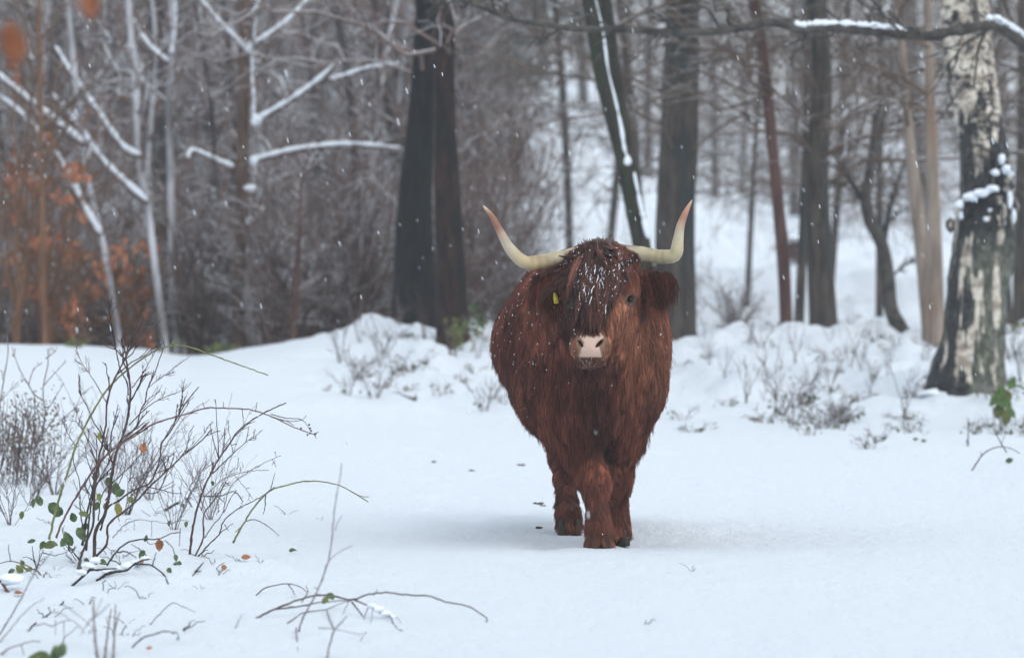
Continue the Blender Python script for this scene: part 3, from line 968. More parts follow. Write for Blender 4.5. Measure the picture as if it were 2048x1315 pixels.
# ear tag: a bent plate with a neck
g = Geo()
c0 = hp(1111, 596, -.245)
nx_, nz_ = 4, 8
prof = np.array([[-.006, .026], [-.007, .012], [-.0105, .008], [-.0115, -.020], [-.0095, -.026], [.0095, -.026], [.0115, -.020], [.0105, .008], [.007, .012], [.006, .026]])
rot = R(10)
pr = .85 * prof @ np.array([[math.cos(rot), math.sin(rot)], [-math.sin(rot), math.cos(rot)]])
vf = np.stack([pr[:, 0], -.0012 - .10 * pr[:, 0] ** 2 / .01, pr[:, 1]], 1); vb = vf + [0, .0024, 0]
n_ = len(pr)
i = np.arange(n_); j = np.roll(i, -1)
fan = np.stack([np.zeros(n_ - 2, int), i[1:-1], i[2:]], 1)
g.add(np.concatenate([vf, vb]) + np.array(c0), [np.stack([i, i + n_, j + n_, j], 1), fan, fan[:, ::-1] + n_])
g.obj('ear_tag', M['tag'], cow, smooth=False)
# ------------------------------------------------------------------ trees
TG = np.random.default_rng(23)

def trunk_geo(pts, rad, sides=20, k=70, rough=.05, seed=0, vs=3.0, flare=.25):
    """a trunk with ridged bark and a flared foot; pts from the foot upward"""
    P_ = catmull(np.array(pts, float), k)
    d = np.concatenate([[0], np.cumsum(np.linalg.norm(np.diff(P_, axis=0), axis=1))])
    pts = np.array(pts, float)
    dp = np.concatenate([[0], np.cumsum(np.linalg.norm(np.diff(pts, axis=0), axis=1))])
    rr = np.interp(d / d[-1], dp / dp[-1], rad) if len(rad) == len(pts) else np.interp(np.linspace(0, 1, k), np.linspace(0, 1, len(rad)), rad)
    rr = rr * (1 + flare * np.exp(-np.maximum(d - .3, 0) / .22))
    v, f = tubes(P_[None], rr[None], sides)
    c = np.concatenate([P_.repeat(sides, 0), P_[:1], P_[-1:]])
    r = v - c
    q = v * [5 / max(rad[0], .05) * .12, 5 / max(rad[0], .05) * .12, vs] + seed * 11.3 + 50
    n = vn3(q, seed) - .5 + .5 * (vn3(q * 2.2, seed + 5) - .5)
    return c + r * (1 + rough * 2 * n)[:, None], f

def trace(pts, d, width=None, below=.3, above=None):
    """photo points (from the top down) at depth d -> points from the foot upward; the foot is sunk into the snow"""
    p = [at(a_, b, d) for a_, b in pts][::-1]
    g = gz(p[0][0], d)
    p[0][2] = min(p[0][2], g + .02)
    q = p[0] - nrm(p[1] - p[0]) * .02
    q[2] = g - below
    p = [q] + p
    if above:
        t = nrm(p[-1] - p[-2]); t = nrm(t + np.array([0, 0, .6]))
        p += [p[-1] + t * above * .5, p[-1] + t * above * .5 + np.array([.05, .05, above * .5])]
    return np.array(p)

def crown(base_pts, g, n_limbs, ln, z0, z1, ang=1.15, twigs=9, twl=3, r0=.02, up=.1, droop=0.0, sides=4):
    """bare limbs with twigs off a trunk polyline between heights z0 and z1"""
    P_ = catmull(np.array(base_pts, float), 40)
    z = P_[:, 2]
    t0 = np.interp(z0, z, np.linspace(0, 1, 40)); t1 = np.interp(z1, z, np.linspace(0, 1, 40))
    tt = np.sort(g.uniform(t0, t1, n_limbs))
    i = np.minimum((tt * 39).astype(int), 38)
    b = P_[i]
    az = g.uniform(0, 2 * np.pi, n_limbs)
    L = ln * g.uniform(.5, 1.15, n_limbs) * np.interp(tt, [t0, t1], [1.0, .55])
    el = np.pi / 2 - ang + g.normal(size=n_limbs) * .18
    dr = np.stack([np.cos(az) * np.cos(el), np.sin(az) * np.cos(el), np.sin(el)], 1)
    s = np.linspace(0, 1, 7)
    limb = b[:, None] + L[:, None, None] * (dr[:, None] * s[None, :, None] + np.array([0, 0, up - droop]) * (s ** 2)[None, :, None])
    limb[:, 1:] += g.normal(size=(n_limbs, 6, 3)) * (L * .03)[:, None, None]
    G = Geo()
    G.add(*tubes(limb, taper(n_limbs, 7, r0, r0 * .3, g), 5, False))
    tw = grow(limb, twigs, .8, .42, g, 5, .15, 1.0, -droop * .5 + .08, .10)
    G.add(*tubes(tw, taper(len(tw), 5, r0 * .34, r0 * .14, g), sides, False))
    if twl:
        t2 = grow(tw, twl, .7, .5, g, 4, .2, 1.0, -droop * .4 + .05, .10)
        G.add(*tubes(t2, taper(len(t2), 4, r0 * .18, r0 * .09, g), 3, False))
    return G

def snow_on(pts, rad, k=24, g=TG, fill=.58):
    """a ridge of lying snow along a limb: lumpy tube riding on its upper side, with gaps"""
    P_ = catmull(np.array(pts, float), k)
    rr = np.interp(np.linspace(0, 1, k), np.linspace(0, 1, len(rad)), rad)
    w = rr * g.uniform(.75, 1.25, k) * np.where(np.arange(k) % 7 == 6, .55, 1)
    w[0] *= .4; w[-1] *= .2
    P_ = P_ + np.stack([np.zeros(k), -rr * .55, rr * .35], 1)
    return tubes(P_[None], (w * fill)[None], 8)

def big_tree(name, pts, d, widths, mat, label, cat='tree', above=7.0, rough=.05, limbs=0, limb_mat='limb', seed=0, lz=(1.4, 4.5), lln=2.2, tw=9, droop=.25, group=None, **kw):
    p = trace(pts, d, above=above)
    r = [w / 2 / F * d for w in widths][::-1]
    r = [r[0]] + r + ([r[-1] * .75, r[-1] * .35] if above else [])
    root = empty(name, p[0] + [0, 0, .3])
    o = np.array(root.location)
    v, f = trunk_geo(p, r, seed=seed, rough=rough, **kw)
    mesh_obj('trunk', v - o, f, M[mat], root)
    if limbs:
        G = crown(p - o, np.random.default_rng(seed + 100), limbs, lln, lz[0], lz[1], droop=droop, twigs=tw, r0=.016)
        G.obj('branches', M[limb_mat], root)
    tag(root, label, cat, group)
    return root, o, p

# --- the two dark trunks left of the cow
t, o, p = big_tree('dark_tree', [(851, -5), (847, 150), (840, 260), (828, 445), (830, 540), (830, 640)], 45.5, [38, 47, 58, 72, 84, 98], 'bark_dark', 'thick dark wet trunk, left one of the close pair behind the snow bank', limbs=26, limb_mat='twig_far', seed=1, rough=.06, flare=.12, lz=(2.0, 6))
big_tree('dark_tree', [(889, -5), (889, 150), (891, 260), (897, 445), (902, 540), (906, 672)], 43.5, [40, 42, 44, 56, 58, 62], 'bark_dark_red', 'narrower near-black trunk, right one of the close pair, with ivy at its foot', limbs=22, limb_mat='twig_far', seed=2, rough=.06, flare=.1, lz=(1.8, 6))
# --- leaning trunk with a stripe of snow
t, o, p = big_tree('leaning_tree', [(1192, -5), (1219, 170), (1248, 300), (1270, 420), (1285, 500), (1310, 665)], 41.5, [60, 54, 42, 38, 36, 40], 'bark_olive', 'leaning dark olive trunk with a line of snow down its side, above the cow', limbs=16, limb_mat='twig_warm', seed=3, rough=.05, flare=.1, lz=(2.2, 6))
line = [at(a_, b, 41.25) - o for a_, b in [(1190, -5), (1205, 60), (1218, 150), (1228, 190), (1243, 260), (1252, 310), (1262, 330)]]
g = Geo(); g.add(*snow_on(line, [.006, .010, .018, .011, .017, .022, .020], 30))
g.add(*lump(at(1255, 322, 41.2) - o, .026, .02, .034, 3))
line = [at(a_, b, 41.25) - o for a_, b in [(1268, 345), (1283, 420), (1296, 480)]]
g.add(*snow_on(line, [.014, .026, .032], 20))
g.obj('snow', M['snow'], t)
# --- thick grey trunk behind the right horn
big_tree('grey_tree', [(1366, -5), (1362, 150), (1358, 280), (1352, 400), (1350, 520), (1350, 678)], 48, [66, 74, 76, 78, 80, 84], 'bark_grey', 'thick grey-brown trunk standing right behind the horn on the right', limbs=34, limb_mat='twig_warm', seed=4, rough=.04, lz=(1.5, 6), lln=2.8, tw=11, flare=.08)
# --- slim red-brown trunk
big_tree('slender_tree', [(1506, -5), (1524, 100), (1536, 200), (1550, 350), (1565, 500), (1573, 682)], 47, [22, 24, 22, 22, 26, 26], 'bark_red', 'slim red-brown trunk, slightly leaning, between two grey trunks', limbs=30, limb_mat='twig_warm', seed=5, rough=.04, lz=(1.5, 5), lln=2.2, tw=11, flare=.05)
big_tree('grey_tree', [(1634, -5), (1642, 100), (1643, 200), (1633, 340), (1636, 450), (1642, 560), (1648, 676)], 47.5, [38, 38, 42, 46, 48, 52, 58], 'bark_grey', 'straight grey-brown trunk with a ridge at its foot, right of the slim red-brown one', limbs=34, limb_mat='twig_warm', seed=6, rough=.05, lz=(1.4, 5.5), lln=2.6, tw=11, flare=.06)
# --- small dark forked tree
p = trace([(1752, 230), (1742, 330), (1732, 400), (1740, 440), (1764, 490), (1776, 560), (1783, 620), (1806, 672)], 49)
root = empty('forked_tree', p[0] + [0, 0, .3]); o = np.array(root.location)
v, f = trunk_geo(p - o, [.07, .07, .06, .06, .055, .055, .05, .04, .03], sides=12, rough=.05, seed=7, flare=.1)
mesh_obj('trunk', v, f, M['limb'], root)
g = Geo()
for ln, w in (([(1766, 490), (1775, 440), (1790, 380), (1806, 330)], 14), ([(1738, 420), (1712, 380), (1690, 345), (1668, 310)], 15), ([(1744, 320), (1760, 270), (1775, 200), (1782, 120)], 12), ([(1770, 455), (1790, 430), (1812, 420)], 7), ([(1776, 560), (1810, 530), (1850, 512)], 6), ([(1700, 365), (1680, 370), (1650, 362)], 7)):
    q = np.array([at(a_, b, 49 + .1 * i) for i, (a_, b) in enumerate(ln)]) - o
    q = catmull(q, 9)
    g.add(*tubes(q[None], np.linspace(w, w * .4, 9)[None] / 2 / F * 49, 8))
    tw = grow(q[None], 12, .7, .4, TG, 5, .2, 1, .1)
    g.add(*tubes(tw, taper(len(tw), 5, .008, .003), 4, False))
    t2 = grow(tw, 4, .7, .5, TG, 4, .2, 1, .05); g.add(*tubes(t2, taper(len(t2), 4, .004, .002), 3, False))
g.obj('branches', M['limb'], root)
tag(root, 'small dark crooked tree forking into thin limbs, left of the pale tan pair', 'tree')
# --- pale tan pair
big_tree('young_tree', [(1814, 225), (1824, 330), (1836, 430), (1850, 560), (1862, 690)], 46, [18, 24, 28, 30, 34], 'bark_tan', 'tan stem with an orange cast, left of the pale pair beside the birch', above=3.5, limbs=18, limb_mat='twig_warm', seed=8, rough=.03, lz=(1.6, 4.5), lln=1.4, flare=.05)
big_tree('young_tree', [(1862, 270), (1866, 400), (1870, 520), (1874, 700)], 45.3, [22, 28, 30, 32], 'bark_tan', 'pale tan stem close behind the birch, right one of the pair', above=3.0, limbs=18, limb_mat='twig_warm', seed=9, rough=.03, lz=(1.6, 4.2), lln=1.4, flare=.05)
big_tree('grey_tree', [(2052, -5), (2052, 300), (2046, 450), (2048, 680)], 50, [34, 38, 40, 44], 'bark_grey', 'grey-brown trunk cut by the right edge of the photo, behind the birch', limbs=20, limb_mat='twig_warm', seed=10, rough=.04, lz=(1.5, 5), flare=.06)

# --- the birch
def birch():
    m, nt, b = newmat('old_birch_bark')
    tc = nt.nodes.new('ShaderNodeTexCoord'); sp = nt.nodes.new('ShaderNodeSeparateXYZ'); nt.links.new(tc.outputs['Object'], sp.inputs[0])
    h = sp.outputs['Z']
    big = _noise(nt, (7, 7, 3.6), 5, .68)
    fine = _noise(nt, (11, 11, 30), 4, .65, (3, 3, 3))
    vert = _noise(nt, (10, 10, 2.2), 4, .65, (8, 2, 5))
    cream = _mix(nt, _range(nt, _noise(nt, (9, 9, 12), 4), .38, .62), (.27, .225, .185), (.68, .62, .53))
    lichen = _mix(nt, _range(nt, _noise(nt, (24, 24, 14), 4), .4, .6), (.050, .058, .045), (.16, .165, .13))
    black = _mix(nt, _range(nt, _noise(nt, (26, 26, 20), 3), .4, .6), (.008, .009, .011), (.035, .034, .036))
    # black furrowed plates take over towards the foot
    kb = _range(nt, _math(nt, 'ADD', big, _math(nt, 'ADD', _range(nt, h, 2.4, 1.4, -.10, .085), _math(nt, 'MULTIPLY', _range(nt, sp.outputs['X'], .08, -.12), _range(nt, h, 1.9, 1.2, 0.0, .11)))), .49, .525)
    # black short lines across the pale bark higher up
    kl = _math(nt, 'MULTIPLY', _range(nt, fine, .535, .59), _range(nt, h, .9, 1.8, .0, .95))
    kv = _math(nt, 'MULTIPLY', _range(nt, vert, .58, .63), .9)
    kli = _math(nt, 'MULTIPLY', _range(nt, _math(nt, 'ADD', sp.outputs['X'], _math(nt, 'MULTIPLY', _math(nt, 'SUBTRACT', vert, .5), .7)), -.04, .04), _range(nt, h, 1.25, .75))
    streak = _range(nt, _noise(nt, (12, 12, 1.6), 3, .6, (1, 7, 2)), .575, .60)
    ks = _math(nt, 'MULTIPLY', streak, _range(nt, h, 1.9, 1.2))
    col = _mix(nt, kl, cream, black)
    col = _mix(nt, kv, col, black)
    col = _mix(nt, kb, col, black)
    col = _mix(nt, kli, col, lichen)
    col = _mix(nt, ks, col, cream)
    nt.links.new(col, b.inputs['Base Color']); b.inputs['Roughness'].default_value = .8
    _bump(nt, b, _math(nt, 'ADD', big, fine), .03)
    M['birch'] = m
    d = 40.0
    p = trace([(1924, -10), (1938, 130), (1960, 250), (1972, 340), (1974, 410), (1962, 500), (1952, 600), (1946, 700), (1932, 800)], d, above=7)
    w = [104, 102, 92, 92, 112, 124, 118, 130, 148]
    r = [x / 2 / F * d for x in w][::-1]
    r = [r[0]] + r + [r[-1] * .8, r[-1] * .4]
    root = empty('birch_tree', p[0] + [0, 0, .3]); o = np.array(root.location)
    P_ = catmull(p, 170); k = 170
    d_ = np.concatenate([[0], np.cumsum(np.linalg.norm(np.diff(P_, axis=0), axis=1))])
    dd = np.concatenate([[0], np.cumsum(np.linalg.norm(np.diff(p, axis=0), axis=1))])
    rr = np.interp(d_, dd, r) * (1 + .18 * np.exp(-np.maximum(d_ - .3, 0) / .15))
    v, f = tubes(P_[None], rr[None], 48)
    c = np.concatenate([P_.repeat(48, 0), P_[:1], P_[-1:]]); q = (v - c)
    zz = (v - o)[:, 2]
    low = sstep(2.3, 1.2, zz)
    n = vn3((v - o) * [9, 9, 5] + 70, 3) - .5 + .6 * (vn3((v - o) * [22, 22, 10] + 30, 8) - .5)
    knob = np.exp(-(((zz - 1.42) / .22) ** 2)) * (vn3((v - o) * 7 + 33, 12) - .35)
    v = c + q * (1 + (.03 + .22 * low) * n + .35 * knob)[:, None]
    mesh_obj('trunk', v - o, f, m, root)
    G = crown(p - o, np.random.default_rng(77), 26, 2.4, 3.2, 9, droop=.3, twigs=9, r0=.02)
    G.obj('branches', M['limb'], root)
    # broken stub and burls on the right side, snow lying on them
    g = Geo()
    for i, (px, py, a_, b_, c_) in enumerate(((2004, 330, .045, .05, .06), (2012, 372, .05, .05, .045), (1985, 400, .07, .05, .05), (1925, 420, .06, .05, .045), (1902, 450, .035, .05, .05), (1992, 440, .07, .05, .06))):
        g.add(*lump(at(px, py, d - .17) - o, a_, b_, c_, i + 2, .3))
    g.obj('burl', m, root)
    s = Geo()
    for i, (px, py, a_, b_, c_) in enumerate(((1940, 394, .050, .06, .030), (1962, 385, .06, .06, .028), (1918, 408, .03, .05, .028), (1984, 378, .04, .05, .024), (2003, 318, .022, .04, .035), (2012, 338, .03, .045, .032), (2022, 348, .022, .04, .02), (1990, 345, .03, .04, .02), (1972, 438, .018, .03, .016), (1980, 420, .014, .03, .012), (1922, 430, .012, .03, .03), (1865, 787, .10, .10, .03), (2020, 400, .02, .03, .06), (2028, 430, .015, .03, .05))):
        s.add(*lump(at(px, py, d - .25) - o, a_, b_, c_, i + 20, .45))
    s.obj('snow', M['snow'], root)
    tag(root, 'old birch with peeling cream and black bark, snow caught on its burls', 'tree')
birch()

# --- the tree just outside the frame whose long limb crosses the top right of the picture
def overhang():
    d = 36.5
    bx = (2215 - 1024) / F * d
    g0 = gz(bx, d)
    p = np.array([[bx, d, g0 - .3], [bx - .02, d, g0 + 1.0], [bx + .03, d, g0 + 2.2], [bx, d, g0 + 5], [bx + .1, d, g0 + 9]])
    root = empty('overhanging_tree', (bx, d, g0)); o = np.array(root.location)
    v, f = trunk_geo(p - o, [.2, .17, .15, .12, .05], seed=31)
    mesh_obj('trunk', v, f, M['bark_olive'], root)
    ln = [(2215, 190), (2130, 150), (2060, 100), (2020, 68), (1990, 50), (1950, 55), (1900, 63), (1865, 72), (1820, 70), (1760, 64), (1700, 58), (1640, 56), (1600, 60), (1570, 50), (1540, 45), (1500, 52), (1440, 62), (1380, 65), (1300, 62), (1240, 58), (1150, 58), (1080, 48), (1020, 38), (970, 18), (930, 4), (905, -6)]
    L = np.array([at(a_, b, d - .3 * min(1, i / 3)) for i, (a_, b) in enumerate(ln)]) - o
    w = np.interp(np.arange(26), [0, 3, 8, 13, 18, 25], [34, 25, 21, 18, 14, 9]) / 2 / F * d
    g = Geo()
    k = 120
    P_ = catmull(L, k); rr = np.interp(np.linspace(0, 1, k), np.linspace(0, 1, 26), w) * (1 + .12 * TG.normal(size=k))
    g.add(*tubes(P_[None], rr[None], 9))
    side = grow(P_[None], 34, .9, .11, TG, 6, .12, 1, -.1, .12)
    g.add(*tubes(side, taper(len(side), 6, .010, .003, TG), 5, False))
    s2 = grow(side, 6, .7, .5, TG, 5, .2, 1, -.05, .1)
    g.add(*tubes(s2, taper(len(s2), 5, .0042, .002, TG), 4, False))
    g.obj('limb', M['limb'], root)
    s = Geo()
    for a_, b in ((8, 12.4), (3.3, 4.4), (2.2, 3.3)):
        t = np.linspace(a_, b, 60); q = np.stack([np.interp(t, np.arange(26), L[:, c]) for c in range(3)], 1)
        rr = np.interp(t, np.arange(26), w)
        lump_ = rr * TG.uniform(.5, .85, 60) * np.where(TG.random(60) < .10, .5, 1)
        lump_[0] *= .3; lump_[-1] *= .3
        q = q + np.stack([np.zeros(60), -rr * .2, rr * .8 + lump_ * .3], 1)
        s.add(*tubes(q[None], lump_[None], 9))
    s.obj('snow', M['snow'], root)
    tag(root, 'tree at the right edge whose long thin snow-topped limb stretches across the treetops', 'tree')
overhang()

# --- the traced saplings on the left, their limbs lined with snow
def sapling(name, main, d, w, mat, label, limbs=(), lw=14, twigs=10, above=3.0, snow=True, seed=0, twmat='twig_far', cat='tree'):
    p = trace(main, d, above=above)
    r = np.array([x / 2 / F * d for x in np.interp(np.linspace(0, 1, len(main)), [0, 1], w)][::-1])
    r = np.concatenate([[r[0]], r, [r[-1] * .7, r[-1] * .4]])
    root = empty(name, p[0] + [0, 0, .3]); o = np.array(root.location)
    v, f = trunk_geo(p - o, r, sides=10, k=60, seed=seed, rough=.06, flare=.05)
    mesh_obj('trunk', v, f, M[mat], root)
    g = Geo(); s = Geo(); gg = np.random.default_rng(seed + 500)
    for ln, lw_ in limbs:
        q = np.array([at(a_, b, d - .12 - .05 * i) for i, (a_, b) in enumerate(ln)]) - o
        q = catmull(q, 16)
        rr = np.linspace(lw_, lw_ * .7, 16) / 2 / F * d
        g.add(*tubes(q[None], rr[None] * .8, 7))
        if snow: s.add(*snow_on(q, rr * 1.05, 30, gg))
        if twigs:
            tw = grow(q[None], twigs, .8, .35, gg, 5, .2, 1, .05); g.add(*tubes(tw, taper(len(tw), 5, .008, .004, gg), 4, False))
    if twigs:
        P_ = catmull(p - o, 30)
        tw = grow(P_[None, 4:], twigs * 3, .9, .16, gg, 6, .1, 1, .12); g.add(*tubes(tw, taper(len(tw), 6, .012, .004, gg), 4, False))
        t2 = grow(tw, 5, .8, .45, gg, 5, .2, 1, .05); g.add(*tubes(t2, taper(len(t2), 5, .006, .003, gg), 3, False))
    g.obj('branches', M[twmat], root)
    if snow: s.obj('snow', M['snow'], root)
    tag(root, label, cat)
    return root, o

t, o = sapling('young_oak', [(490, -5), (487, 200), (485, 330), (480, 500), (476, 600), (477, 697)], 50, (24, 26), 'bark_brown', 'young oak with a brown trunk and snow-lined limbs spreading in a V', twigs=12, seed=1,
    limbs=[([(493, 98), (470, 75), (440, 45), (420, 22), (395, -8)], 15), ([(496, 97), (530, 75), (575, 42), (622, -6)], 17), ([(511, 243), (550, 220), (600, 188), (640, 158), (668, 132)], 19),
           ([(508, 322), (540, 312), (590, 300), (640, 293), (700, 289), (738, 291), (800, 297)], 18), ([(468, 335), (440, 324), (415, 312), (382, 302), (376, 318)], 17), ([(660, 160), (690, 152), (730, 138), (800, 128)], 14),
           ([(506, 30), (518, 0), (520, -40)], 12), ([(505, 180), (506, 100), (512, 40)], 9), ([(508, 240), (507, 170)], 12)])
s = Geo()
for i, (a_, b, r) in enumerate(((496, 95, .032), (513, 240, .04), (509, 321, .034), (502, 376, .036), (498, 440, .026))):
    s.add(*lump(at(a_, b, 49.75) - o, r * (1.3 if i == 3 else .9), r * .8, r * (.8 if i == 3 else 1.3), i + 60, .6))
s.obj('snow_lump', M['snow'], t)
sapling('birch_sapling', [(256, -5), (262, 60), (270, 150), (278, 300), (300, 450), (318, 600), (331, 702)], 49, (13, 15), 'bark_pale', 'pale leaning sapling with two snow-lined limbs reaching up to the left', seed=2,
    limbs=[([(283, 312), (255, 300), (225, 265), (200, 228), (170, 185), (140, 140), (112, 95)], 19), ([(296, 405), (248, 362), (210, 325), (180, 285), (150, 240), (105, 190)], 21), ([(320, 112), (300, 92), (282, 70)], 14)])
sapling('birch_sapling', [(346, -5), (348, 60), (342, 120), (340, 240), (342, 400), (345, 550), (352, 705)], 51, (14, 15), 'bark_pale', 'pale upright sapling just right of the one with two snow-lined limbs', seed=3, limbs=[([(338, 125), (310, 100), (285, 70), (268, 40)], 13), ([(344, 110), (352, 40), (350, -5)], 12)])
sapling('birch_sapling', [(136, -5), (145, 100), (160, 240), (178, 370), (205, 480), (222, 580), (240, 702)], 48, (11, 12), 'bark_pale', 'thin pale sapling among orange leaves, its snowy limbs slanting down from the left edge', seed=4,
    limbs=[([(172, 290), (125, 252), (70, 208), (20, 168), (-40, 120)], 20), ([(202, 470), (172, 418), (130, 333), (75, 260), (30, 215), (-20, 180)], 20)])
sapling('beech_sapling', [(78, 20), (82, 200), (85, 400), (86, 550), (90, 700)], 47, (9, 12), 'bark_orange', 'straight orange-brown stem in front of the orange beech leaves', seed=5, snow=False, twmat='twig_warm', limbs=[([(84, 300), (60, 250), (40, 190)], 6)])
sapling('red_stem', [(600, 440), (597, 500), (592, 580), (586, 690)], 49, (7, 16), 'bark_red', 'dark reddish stem rising from the rim of the snow bank', seed=6, snow=False, above=.5)
sapling('birch_sapling', [(520, 330), (506, 450), (492, 560), (484, 640), (480, 697)], 51.5, (12, 13), 'bark_pale', 'short pale stem crossing just right of the young oak trunk', seed=7, limbs=[([(510, 420), (520, 380), (530, 300)], 10)], above=.6)
sapling('birch_sapling', [(340, 440), (352, 520), (362, 600), (372, 712)], 53, (12, 14), 'bark_pale', 'faint grey stem leaning left in the shade, below the upright pale sapling', seed=8, above=.5)

# --- orange beech leaves on the left
def beech(px, d, h, spread, n, seed, label, zlo=.3, leafy=1.0):
    g = np.random.default_rng(seed)
    b = foot(px, d)
    root = empty('beech_shrub', b); G = Geo()
    k = 9
    az = g.uniform(0, 6.28, 7)
    st = np.zeros((7, k, 3)); s = np.linspace(0, 1, k)
    st[:, :, 2] = -.1 + h * g.uniform(.6, 1, (7, 1)) * s
    st[:, :, 0] = np.cos(az)[:, None] * spread * .5 * s ** 1.3; st[:, :, 1] = np.sin(az)[:, None] * spread * .5 * s ** 1.3
    st[:, 1:] += g.normal(size=(7, k - 1, 3)) * .03
    G.add(*tubes(st, taper(7, k, .016, .006, g), 6))
    tw = grow(st, 9, 1.0, .35, g, 5, .15, 1, .05); G.add(*tubes(tw, taper(len(tw), 5, .006, .003, g), 4, False))
    t2 = grow(tw, 4, .8, .5, g, 4, .2, 1, .0); G.add(*tubes(t2, taper(len(t2), 4, .003, .002, g), 3, False))
    G.obj('stem', M['bark_orange'], root)
    cl = g.choice(len(t2), max(3, n // 11))
    i = g.choice(cl, n); pos = t2[i, 3] + g.normal(size=(n, 3)) * .055
    dr = np.stack([g.normal(size=n) * .5, g.normal(size=n) * .5, -g.uniform(.4, 1.3, n)], 1)
    v, f = leaves(pos, dr, g.uniform(.055, .115, n), g, width=.85)
    mesh_obj('foliage', v, f, M['leaf_rust'], root)
    tag(root, label, 'shrub')
beech(35, 47.5, 3.0, 1.0, 150, 41, 'tallest orange-leaved beech at the left edge')
beech(98, 49, 2.4, .9, 80, 42, 'orange-leaved beech between the straight orange stem and the thin pale sapling')
beech(150, 48, 1.0, .7, 100, 45, 'low orange-leaved beech under the thin pale sapling')
beech(256, 50, 1.25, .6, 130, 43, 'small bushy beech with rust-coloured leaves left of the pale leaning sapling')

# --- repeated background trees and shrubs, copied
def larch(seed, h=9, r=.11, n=46, ln=1.9, mat='bark_far', z0=.5, twm='twig_far'):
    g = np.random.default_rng(seed)
    root = empty('bare_tree')
    p = np.array([[0, 0, -.6], [.02, 0, h * .2], [g.normal() * .08, 0, h * .5], [g.normal() * .12, 0, h]])
    v, f = trunk_geo(p, [r, r * .9, r * .7, r * .15], sides=10, k=30, seed=seed, rough=.05)
    mesh_obj('trunk', v, f, M[mat], root)
    crown(p, g, n, ln, z0, h * .9, ang=1.35, twigs=11, twl=5, r0=.018 if twm == 'twig_far' else .012, up=.05, droop=.28).obj('branches', M[twm], root)
    return root
def pine(seed, h=9):
    g = np.random.default_rng(seed)
    root = empty('pine_tree')
    p = np.array([[0, 0, -.6], [0, 0, h * .4], [.05, 0, h]])
    v, f = trunk_geo(p, [.14, .1, .03], sides=8, k=16, seed=seed)
    mesh_obj('trunk', v, f, M['bark_far'], root)
    n = 60
    z = g.uniform(.6, h * .97, n); az = g.uniform(0, 6.28, n); L = np.interp(z, [0, h], [1.9, .35]) * g.uniform(.6, 1.15, n)
    s = np.linspace(0, 1, 6)
    dr = np.stack([np.cos(az), np.sin(az), np.zeros(n)], 1)
    lim = np.stack([np.zeros(n), np.zeros(n), z], 1)[:, None] + L[:, None, None] * (dr[:, None] * s[None, :, None] + np.array([0, 0, -.22]) * (s ** 1.6)[None, :, None])
    tw = grow(lim, 12, .8, .35, g, 4, .15, 1, -.1)
    G = Geo(); G.add(*tubes(lim, taper(n, 6, .02, .006), 4, False))
    i = g.integers(0, len(tw), 3600); j = g.integers(0, 4, 3600)
    pos = tw[i, j]; d_ = nrm(tw[i, 3] - tw[i, 0]) + g.normal(size=(3600, 3)) * .5 + [0, 0, -.2]
    v, f = leaves(pos, d_, g.uniform(.12, .24, 3600), g, width=.35)
    G.obj('branches', M['bark_far'], root)
    mesh_obj('crown', v, f, M['needles'], root)
    return root
def bush(seed, h=1.8, n=16, mat='twig_far', sp=.5):
    g = np.random.default_rng(seed)
    root = empty('bare_shrub')
    az = g.uniform(0, 6.28, n); s = np.linspace(0, 1, 7)
    st = np.zeros((n, 7, 3)); st[:, :, 2] = -.15 + h * g.uniform(.5, 1, (n, 1)) * s
    lean = g.uniform(.1, sp, (n, 1)) * h
    st[:, :, 0] = np.cos(az)[:, None] * lean * s ** 1.4; st[:, :, 1] = np.sin(az)[:, None] * lean * s ** 1.4
    st[:, 1:] += g.normal(size=(n, 6, 3)) * h * .02
    G = Geo(); G.add(*tubes(st, taper(n, 7, .013, .005, g), 4, False))
    tw = grow(st, 9, .8, .38, g, 5, .15, 1, .1); G.add(*tubes(tw, taper(len(tw), 5, .006, .003, g), 3, False))
    t2 = grow(tw, 4, .8, .5, g, 4, .2, 1, .05); G.add(*tubes(t2, taper(len(t2), 4, .0035, .002, g), 3, False))
    G.obj('stems', M[mat], root)
    return root
def scatter(protos, spots, label, cat, group, smin=.8, smax=1.25, seed=0, lean=.05):
    g = np.random.default_rng(seed)
    used = set()
    for i, (px, d) in enumerate(spots):
        k = g.integers(len(protos))
        o = protos[k] if k not in used else copy_tree(protos[k])
        used.add(k)
        b = foot(px, d)
        o.location = b
        o.rotation_euler = (g.normal() * lean, g.normal() * lean, g.uniform(0, 6.28))
        s = g.uniform(smin, smax); o.scale = (s, s, s * g.uniform(.9, 1.15))
        tag(o, label, cat, group)
    for k, o in enumerate(protos):
        if k not in used:
            for c in list(o.children): bpy.data.objects.remove(c)
            bpy.data.objects.remove(o)

